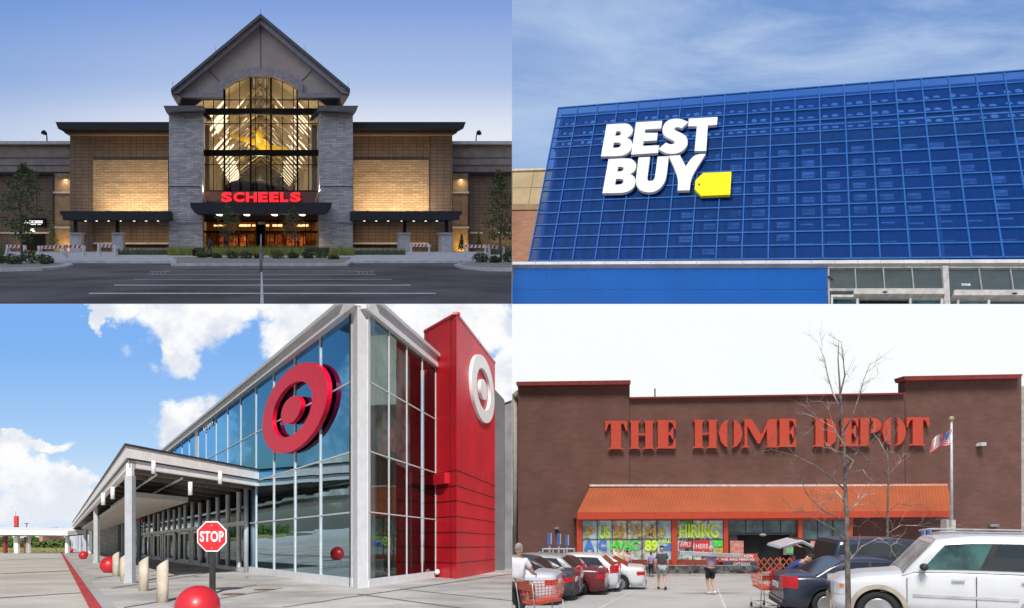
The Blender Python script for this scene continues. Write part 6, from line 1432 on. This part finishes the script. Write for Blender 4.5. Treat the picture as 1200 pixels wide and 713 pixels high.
p_sil=pm('paint_silver',(.52,.55,.60,1)); p_dk=pm('paint_dark_blue_grey',(.035,.045,.055,1)); p_mar=pm('paint_maroon',(.13,.012,.018,1)); p_wh=pm('paint_white',(.66,.67,.69,1)); p_navy=pm('paint_navy',(.02,.028,.05,1)); p_grey=pm('paint_mid_grey',(.35,.36,.38,1))
HD=math.radians(167)
def park(spec,label,rx,Yc,paint,hd=HD,name='parked_car',**k):
    # rx: photo column of the rear right-hand end; Yc: distance of that corner
    d=V((math.cos(hd),math.sin(hd),0)); L=spec['L']; sdv=V((d.y,-d.x,0)); sdv=sdv if sdv.y<0 else -sdv
    rear=at(rx,645,Yc); c=V((rear.x,rear.y,0))+d*(L/2)-V((0,0,0)); c.z=D.z(0,c.y)
    return car(name,label,c,hd,paint,spec,**k)
g_='cars parked nose in along the left of the car park'
park(sedan,'white saloon car, rightmost of the parked row',756,28.6,p_wh,group=g_)
park(hatchb,'white hatchback parked between the maroon car and the rightmost white saloon',726,27.0,p_wh,group=g_)
park(sedan,'dark maroon saloon car in the middle of the parked row',711,25.2,p_mar,group=g_)
park(hatchb,'pale grey hatchback between the dark saloon and the maroon car',682,24.2,p_grey,group=g_)
park(sedan,'dark blue grey saloon car second from the left of the parked row',675,22.4,p_dk,group=g_)
park(sedan,'silver saloon car nearest the left edge of the parked row',656,20.6,p_sil,group=g_)
# white off-roader filling the right corner
beige=mat('beige_moulding',(.42,.37,.30,1),.6)
big=dict(suvs,L=4.6,r=.40,W=1.92,gh=(-2.2,1.05,-2.05,.42,1.95),hood=[(-2.3,1.2),(-2.2,1.27),(0,1.27),(.85,1.25),(1.05,1.16),(1.7,1.09),(2.1,1.00),(2.3,.88)],win=((.02,.20),(.24,.56),(.60,.90)),ws=mat('windscreen_pale',(.30,.36,.36,1),.25,var=.3,scale=2),uu=(.08,.80),rnd=.34,head=(.72,.94),tail=(.85,1.4)); big['wm']=[wgl,wgl,wgl2]  # pale windscreen colour stands in for the sky reflected in it
Sv=car('parked_suv','large white off-roader with beige wheel arches filling the right corner',V((9.09,14.10,D.z(0,14.1))),math.radians(158),p_wh,big,lower=beige,cat='suv')
for s in (-1,1):
    b=MB(); b.path([V((-1.9,s*.66,1.98)),V((-1.7,s*.66,2.01)),V((.3,s*.66,2.01)),V((.5,s*.66,1.97))],.022,8); b.build('roof_rail',mat('rail_grey',(.28,.28,.30,1),.4),Sv,local=True)
b=MB(); b.box(-.9,.85,.955,.975,.74,.79); b.build('side_moulding',mat('moulding_white',(.5,.51,.53,1),.4),Sv,local=True)
b=MB(); b.box(1.15,1.42,.945,.955,.80,.84); b.build('badge',blk,Sv,local=True)
b=MB(); b.box(2.08,2.16,.93,.955,.86,.93); b.build('side_marker',mat('marker_orange',(.7,.22,.03,1),.3),Sv,local=True)
# dark wagon behind it
wag=dict(suvs); wag=dict(wag,L=4.8,gh=(-2.3,1.1,-2.05,.4,1.97))
Dw=car('parked_suv','black off-roader with white roof edges behind the big white one',V((11.3,19.9,D.z(0,19.9))),math.radians(-4),p_navy,wag,cat='suv')
for s in (-1,1):
    b=MB(); b.path([V((-2.05,s*.70,1.70)),V((-1.9,s*.70,1.75)),V((.4,s*.70,1.75)),V((.6,s*.70,1.69))],.035,8); b.build('roof_rail',mat('rail_white',(.75,.75,.76,1),.4),Dw,local=True)
    b=MB(); b.path([V((-2.33,s*.84,1.10)),V((-2.07,s*.73,1.66))],.03,6); b.build('pillar_trim',mat('rail_white',(.75,.75,.76,1)),Dw,local=True)
# navy saloon showing its tail, in front of the open white hatch
Nv=car('parked_car','navy saloon car with its tail towards the bending man',V((9.15,17.3,D.z(0,17.3))),math.radians(-8),p_navy,dict(sedan,tail=(.72,1.0)),cat='car')
# white off-roader with tailgate up
Wt=car('parked_suv','white off-roader with raised tailgate beside the bending man',V((12.25,23.0,D.z(0,23.0))),math.radians(-6),p_wh,dict(suvs),hatch=True,cat='suv')
b=MB(); b.prism([V((-2.05,-.78,1.70)),V((-2.62,-.80,2.00)),V((-3.35,-.80,1.78)),V((-3.35,-.76,1.68)),V((-2.62,-.76,1.88)),V((-2.08,-.74,1.62))],(0,1.56,0)); b.build('tailgate',p_wh,Wt,local=True,bevel=.03)
b=MB(); b.prism([V((-2.30,-.6,1.97)),V((-2.68,-.6,2.01)),V((-2.69,-.6,1.87)),V((-2.31,-.6,1.69))],(0,1.2,0)); b.build('tailgate_glass',wgl,Wt,local=True)
b=MB(); b.box(-2.46,-2.30,-.72,.72,.75,1.65); b.build('open_boot',mat('boot_dark',(.02,.02,.022,1),.9),Wt,local=True)
for s in (-1,1): b=MB(); b.tube(V((-2.15,s*.7,1.45)),V((-2.7,s*.7,1.86)),.015,n=5); b.build('gas_strut',blk,Wt,local=True)
# ---------------------------------------------------------------- shopping carts
ocr=mat('cart_orange',(.60,.11,.06,1),.45); cst=mat('cart_steel',(.42,.42,.44,1),.35,metal=.6); crd=mat('cart_red',(.45,.06,.06,1),.5)
def cart(label,loc,rz,plastic,solid=True,scale=1):
    t_=thing('shopping_cart',label,'shopping cart',loc,rz,'shopping carts in the car park'); r_=.008
    top=[V((-.28,-.45,1.0)),V((.28,-.45,1.0)),V((.21,.45,.94)),V((-.21,.45,.94))]; bot=[V((-.20,-.36,.60)),V((.20,-.36,.60)),V((.15,.38,.62)),V((-.15,.38,.62))]
    b=MB()
    for i in range(4):
        j=(i+1)%4; n=9
        for k in range(n+1):
            b.tube(top[i].lerp(top[j],k/n),bot[i].lerp(bot[j],k/n),.005,n=4)
        for k in range(4): b.tube(top[i].lerp(bot[i],k/3),top[j].lerp(bot[j],k/3),r_,n=4)
    for k in range(8): b.tube(bot[0].lerp(bot[1],k/7),bot[3].lerp(bot[2],k/7),.005,n=4)
    b.build('basket',plastic if solid else cst,t_,local=True)
    if solid:
        b=MB(); b.prism([top[0]-V((0,.012,.03)),top[1]-V((0,.012,.03)),top[1].lerp(bot[1],.42)-V((0,.012,0)),top[0].lerp(bot[0],.42)-V((0,.012,0))],(0,.02,0)); b.build('child_seat_panel',plastic,t_,local=True)
        b=MB(); b.prism([bot[0]-V((0,.0,.0)),bot[1],bot[2],bot[3]],(0,0,-.04)); b.build('basket_floor',plastic,t_,local=True)
    b=MB()
    for s in (-1,1): b.path([V((s*.26,-.5,1.05)),V((s*.24,-.42,.55)),V((s*.24,-.38,.14)),V((s*.20,.42,.14)),V((s*.16,.40,.60))],.013,6)
    b.tube(V((-.24,-.38,.16)),V((.24,-.38,.16)),.012,n=6); b.tube(V((-.2,.42,.16)),V((.2,.42,.16)),.012,n=6); b.build('frame',cst,t_,local=True)
    b=MB(); b.tube(V((-.28,-.52,1.06)),V((.28,-.52,1.06)),.018,n=8); b.build('handle',mat('cart_handle',(.35,.33,.33,1),.5),t_,local=True)
    for x,y in ((-.23,-.38),(.23,-.38),(-.18,.42),(.18,.42)):
        b=MB(); b.lathe(V((x-.015,y,.062)),[(.06,0),(.062,.01),(.062,.03)],14,axis=V((1,0,0))); b.box(x-.012,x+.012,y-.015,y+.015,.06,.15); b.build('wheel',blk,t_,local=True)
p=D.g(895,713.5); cart('orange shopping cart standing alone in the open lane',V((p.x,p.y,D.z(0,p.y))),.04,ocr)
p=V((at(636,0,13.7).x,13.7,D.z(0,13.7))); cart('orange shopping cart pushed by the man at the left edge',p,-.9,ocr)
p=D.g(937,711); p=V((at(937,0,18.0).x,18.0,D.z(0,18.0))); cart('red wire shopping cart between the bending man and the navy car',p,-.35,crd)
# ---------------------------------------------------------------- people
def shirt(n,c): return mat(n,c,.85,var=.06,scale=4)
sh_blk=mat('shoe_black',(.02,.02,.02,1),.6); sh_wh=mat('shoe_white',(.6,.6,.6,1),.6); grey_h=mat('hair_grey',(.30,.28,.26,1),.9); dark_h=mat('hair_dark',(.03,.025,.02,1),.9); fair_h=mat('hair_fair',(.55,.42,.24,1),.9)
w1={'hiR':(.09,0,.9),'knR':(.10,-.18,.52),'anR':(.10,-.12,.10),'toR':(.11,-.28,.06),'hiL':(-.09,0,.9),'knL':(-.10,.02,.48),'anL':(-.10,.28,.16),'toL':(-.11,.16,.035)}
Ym=14.3; p=at(608,645,Ym); 
person('person','grey haired man in white T-shirt and black trousers pushing a cart at the left edge',V((p.x,Ym,D.z(0,Ym))),math.radians(150),
  {'elR':(.27,-.12,1.16),'wrR':(.20,-.38,1.10),'paR':(.18,-.46,1.08),'elL':(-.27,-.12,1.16),'wrL':(-.20,-.38,1.10),'paL':(-.18,-.46,1.08),**w1},dict(shirt=shirt('cloth_white',(.74,.74,.78,1)),legs=shirt('cloth_black',(.02,.02,.022,1)),shoe=sh_blk,hair=grey_h),1.72,legs='long')
Ym=27.4; p=D.g(775.5,691); 
person('person','man in dark grey T-shirt, cap and light grey shorts walking away to the windows',V((p.x,p.y,D.z(0,p.y))),math.radians(178),w1,dict(shirt=shirt('cloth_charcoal',(.06,.07,.09,1)),legs=shirt('cloth_pale_grey',(.32,.37,.38,1)),shoe=sh_blk,hair=dark_h,cap=mat('cap_dark',(.02,.02,.025,1),.8)),1.78,legs='short')
p=D.g(833,696.5); Yc=p.y
person('person','fair haired person in pink T-shirt and black shorts carrying a long grey carton',V((p.x,p.y,D.z(0,p.y))),math.radians(-160),
  {'elR':(.34,-.10,1.30),'wrR':(.22,-.18,1.52),'paR':(.20,-.15,1.60),'elL':(-.34,-.10,1.30),'wrL':(-.22,-.18,1.52),'paL':(-.2,-.15,1.60),'hiR':(.09,0,.9),'knR':(.07,-.14,.50),'anR':(.03,-.02,.10),'toR':(.03,-.18,.035),'hiL':(-.09,0,.9),'knL':(-.03,.02,.48),'anL':(-.02,.2,.14),'toL':(-.03,.07,.035)},
  dict(shirt=shirt('cloth_pink',(.48,.30,.42,1)),legs=shirt('cloth_black',(.02,.02,.022,1)),shoe=sh_wh,hair=fair_h),1.74,legs='short')
b=MB(); a=at(796,647.6,Yc-.35); c=at(870,651.2,Yc+.1); b.prism([a+V((0,-.12,-.07)),a+V((0,.12,-.07)),a+V((0,.12,.07)),a+V((0,-.12,.07))],c-a); tag(b.build('long_box',mat('grey_cardboard',(.36,.38,.38,1),.7,var=.1),bevel=.01,seg=1),'long grey narrow carton carried on the shoulder of the person in pink','box')
Ym=18.8; p=at(925,645,Ym)
person('person','man in navy shirt bending over a cart beside the raised tailgate',V((p.x,Ym,D.z(0,Ym))),math.radians(80),
  {'pelvis':(0,.10,.92),'waist':(0,.02,1.04),'chest':(0,-.20,1.18),'neckb':(0,-.34,1.27),'neck':(0,-.40,1.30),'head':(0,-.52,1.36),'shR':(.17,-.22,1.22),'elR':(.22,-.38,.98),'wrR':(.18,-.58,.90),'paR':(.17,-.66,.88),'shL':(-.17,-.22,1.22),'elL':(-.22,-.38,.98),'wrL':(-.18,-.58,.90),'paL':(-.17,-.66,.88),
   'hiR':(.09,.08,.88),'knR':(.11,-.02,.48),'anR':(.11,.04,.09),'toR':(.12,-.12,.035),'hiL':(-.09,.08,.88),'knL':(-.11,.10,.48),'anL':(-.11,.22,.09),'toL':(-.12,.06,.035)},
  dict(skin='light',shirt=shirt('cloth_navy',(.03,.05,.17,1)),legs=shirt('cloth_dark_navy',(.03,.04,.07,1)),shoe=sh_blk,hair=dark_h),1.8,sleeve='long')
for x,py,l,cs,hh in ((763,667,'distant person in lilac shirt by the painted windows',(.28,.25,.55,1),1.5),(735,668,'distant dark haired person in pale pink top near the shop windows',(.6,.42,.42,1),1.6),(632,668,'distant person behind the silver car by the blue signs',(.2,.2,.22,1),1.6)):
    Ym=41.5; p=at(x,0,Ym); p=V((p.x,Ym,D.z(0,Ym)))
    person('person',l,p,math.radians(170 if x>700 else 20),w1,dict(shirt=shirt('cloth_%d'%x,cs),legs=shirt('cloth_black',(.02,.02,.022,1)),shoe=sh_blk,hair=dark_h),hh)
# ---------------------------------------------------------------- bare trees
brk=mat('bare_bark',(.15,.128,.118,1),.9,var=.3,scale=8,bump=.4); tw=mat('twig_pale',(.40,.35,.33,1),.9,var=.3,scale=5)
def bare(label,Y,trunk,limbs,seed,r0,tw_n,group='leafless trees in the car park'):
    rr=random.Random(seed); base=at(trunk[0][0],trunk[0][1],Y); t_=thing('bare_tree',label,'tree',V((base.x,Y,D.z(0,Y))),group=group)
    P=[at(x,y,Y+.1*math.sin(i*1.7)) for i,(x,y) in enumerate(trunk)]; P[0]=V((P[0].x,Y,D.z(0,Y)-.05))
    b=MB(); n=len(P); b.path(P,[r0*(1-.93*(i/(n-1))) for i in range(n)],10); b.build('trunk',brk,t_)
    H_=[MB()]
    def twig(p,d,L,r,lv):
        pts=[p]; q=p
        for k in range(4):
            d=(d+V((rr.gauss(0,.22),rr.gauss(0,.22),rr.gauss(.05,.16)))).normalized(); q=q+d*L/4; pts.append(q)
        H_[0].path(pts,[r*(1-.8*k/4) for k in range(5)],4)
        if lv>0:
            for k in range(tw_n):
                i=rr.randint(1,3); dd=(d+V((rr.gauss(0,.7),rr.gauss(0,.6),rr.gauss(.1,.5)))).normalized(); twig(pts[i],dd,L*rr.uniform(.4,.65),r*.55,lv-1)
    for L in limbs:
        q=[at(x,y,Y+(k)*rr.uniform(-.35,.35)) for k,(x,y) in enumerate(L)]; m_=len(q)
        H_[0].path(q,[r0*.30*(1-.8*k/(m_-1)) for k in range(m_)],6)
        for k in range(1,m_):
            for _ in range(2): dd=(q[k]-q[k-1]).normalized(); dd=(dd+V((rr.gauss(0,.5),rr.gauss(0,.5),rr.gauss(.1,.5)))).normalized(); twig(q[k-1].lerp(q[k],rr.uniform(.3,1)),dd,rr.uniform(.3,.6)*Y/13,r0*.09,1)
        H_[0].build('limb',tw if rr.random()<.6 else brk,t_); H_[0]=MB()
bare('tall leafless tree with dark trunk in front of the white off-roader',12.9,[(994,760),(994,700),(993,650),(992,600),(990,560),(989,520),(986,480),(984,450),(982,420),(983,398)],
  [[(991,575),(975,560),(955,545),(930,533),(905,527),(887,529)],[(992,612),(978,604),(962,597),(945,578),(938,560),(925,548)],[(990,560),(1000,540),(985,528),(978,530)],[(989,520),(975,500),(958,490),(938,482)],[(989,505),(1000,485),(1008,460),(1012,445),(1020,425)],
   [(986,480),(976,460),(970,440),(966,420),(958,400)],[(985,460),(990,440),(988,420),(986,400)],[(993,640),(980,622),(960,610),(945,600),(930,600)],[(992,600),(1005,590),(1012,580),(1030,570)],[(991,590),(980,575),(972,585),(960,590)],[(990,548),(1004,532),(1018,522),(1025,512)],[(992,660),(1010,640),(1030,630),(1045,640)]],3,.056,4)
bare('smaller leafless tree behind the black off-roader',24.0,[(1040,695),(1040,650),(1040,600),(1041,560),(1040,530),(1039,505),(1036,488)],
  [[(1040,600),(1052,590),(1066,592),(1084,590)],[(1040,610),(1028,600),(1012,612),(1004,622)],[(1041,560),(1030,545),(1018,540),(1008,528)],[(1041,555),(1052,545),(1060,530)],[(1040,535),(1030,515),(1020,505)],[(1040,625),(1056,615),(1078,616),(1098,618)],[(1040,520),(1050,505),(1054,492)]],8,.05,4)
SITES=[(A,False,True),(B,True,True),(Cn,False,False),(D,True,False)]
sun('sun_blue',B,(.55,.75,-.55),3.0,.6)
sun('sun_corner',Cn,(-.20,.87,-.62),5.0,.5)
sun('sun_brick',D,(.12,.55,-.95),4.0,22)
# ---------------------------------------------------------------- each place keeps to its own side of the two dividing planes
def clip(site,right,upper):
    bpy.context.view_layer.update()
    nx=V((1,0,0)) if right else V((-1,0,0)); k=(CY-MID)/F; nz_=V((0,-k,1)).normalized() if upper else V((0,k,-1)).normalized()
    for o in list(site.col.objects):
        if o.type!='MESH': continue
        M=o.matrix_world; cs=[M@V(c) for c in o.bound_box]; cut=[]; dead=False
        for n_ in (nx,nz_):
            d=[c.dot(n_)-.004 for c in cs]
            if max(d)<=0: dead=True
            elif min(d)<0: cut.append(n_)
        if dead and not children_of(o): 
            bpy.data.objects.remove(o); continue
        if not cut and not dead: continue
        if o.data.users>1: o.data=o.data.copy()
        b=bmesh.new(); b.from_mesh(o.data); b.transform(M)
        for n_ in (cut if not dead else (nx,nz_)):
            r_=bmesh.ops.bisect_plane(b,geom=b.verts[:]+b.edges[:]+b.faces[:],plane_co=n_*.004,plane_no=n_,clear_inner=True)
        b.transform(M.inverted()); b.to_mesh(o.data); b.free()
        if len(o.data.polygons)==0 and not children_of(o): bpy.data.objects.remove(o)
def face_panes():
    bpy.context.view_layer.update()
    for o in bpy.data.objects:
        if o.type=='MESH' and o.data.materials and o.data.materials[0] and o.data.materials[0].get('pane') and len(o.data.polygons)<4:
            M=o.matrix_world; p=o.data.polygons[0]
            if (M.to_3x3()@p.normal).dot(M@p.center)>0: o.data.flip_normals()
face_panes()
def children_of(o): return list(o.children)
for site,r_,u_ in SITES: clip(site,r_,u_)
for site,r_,u_ in SITES:
    for o in list(site.col.objects):
        if o.type=='EMPTY' and not o.children: bpy.data.objects.remove(o)
bpy.context.view_layer.update()
for o,site in suns:
    o.light_linking.receiver_collection=site.col; o.light_linking.blocker_collection=site.col
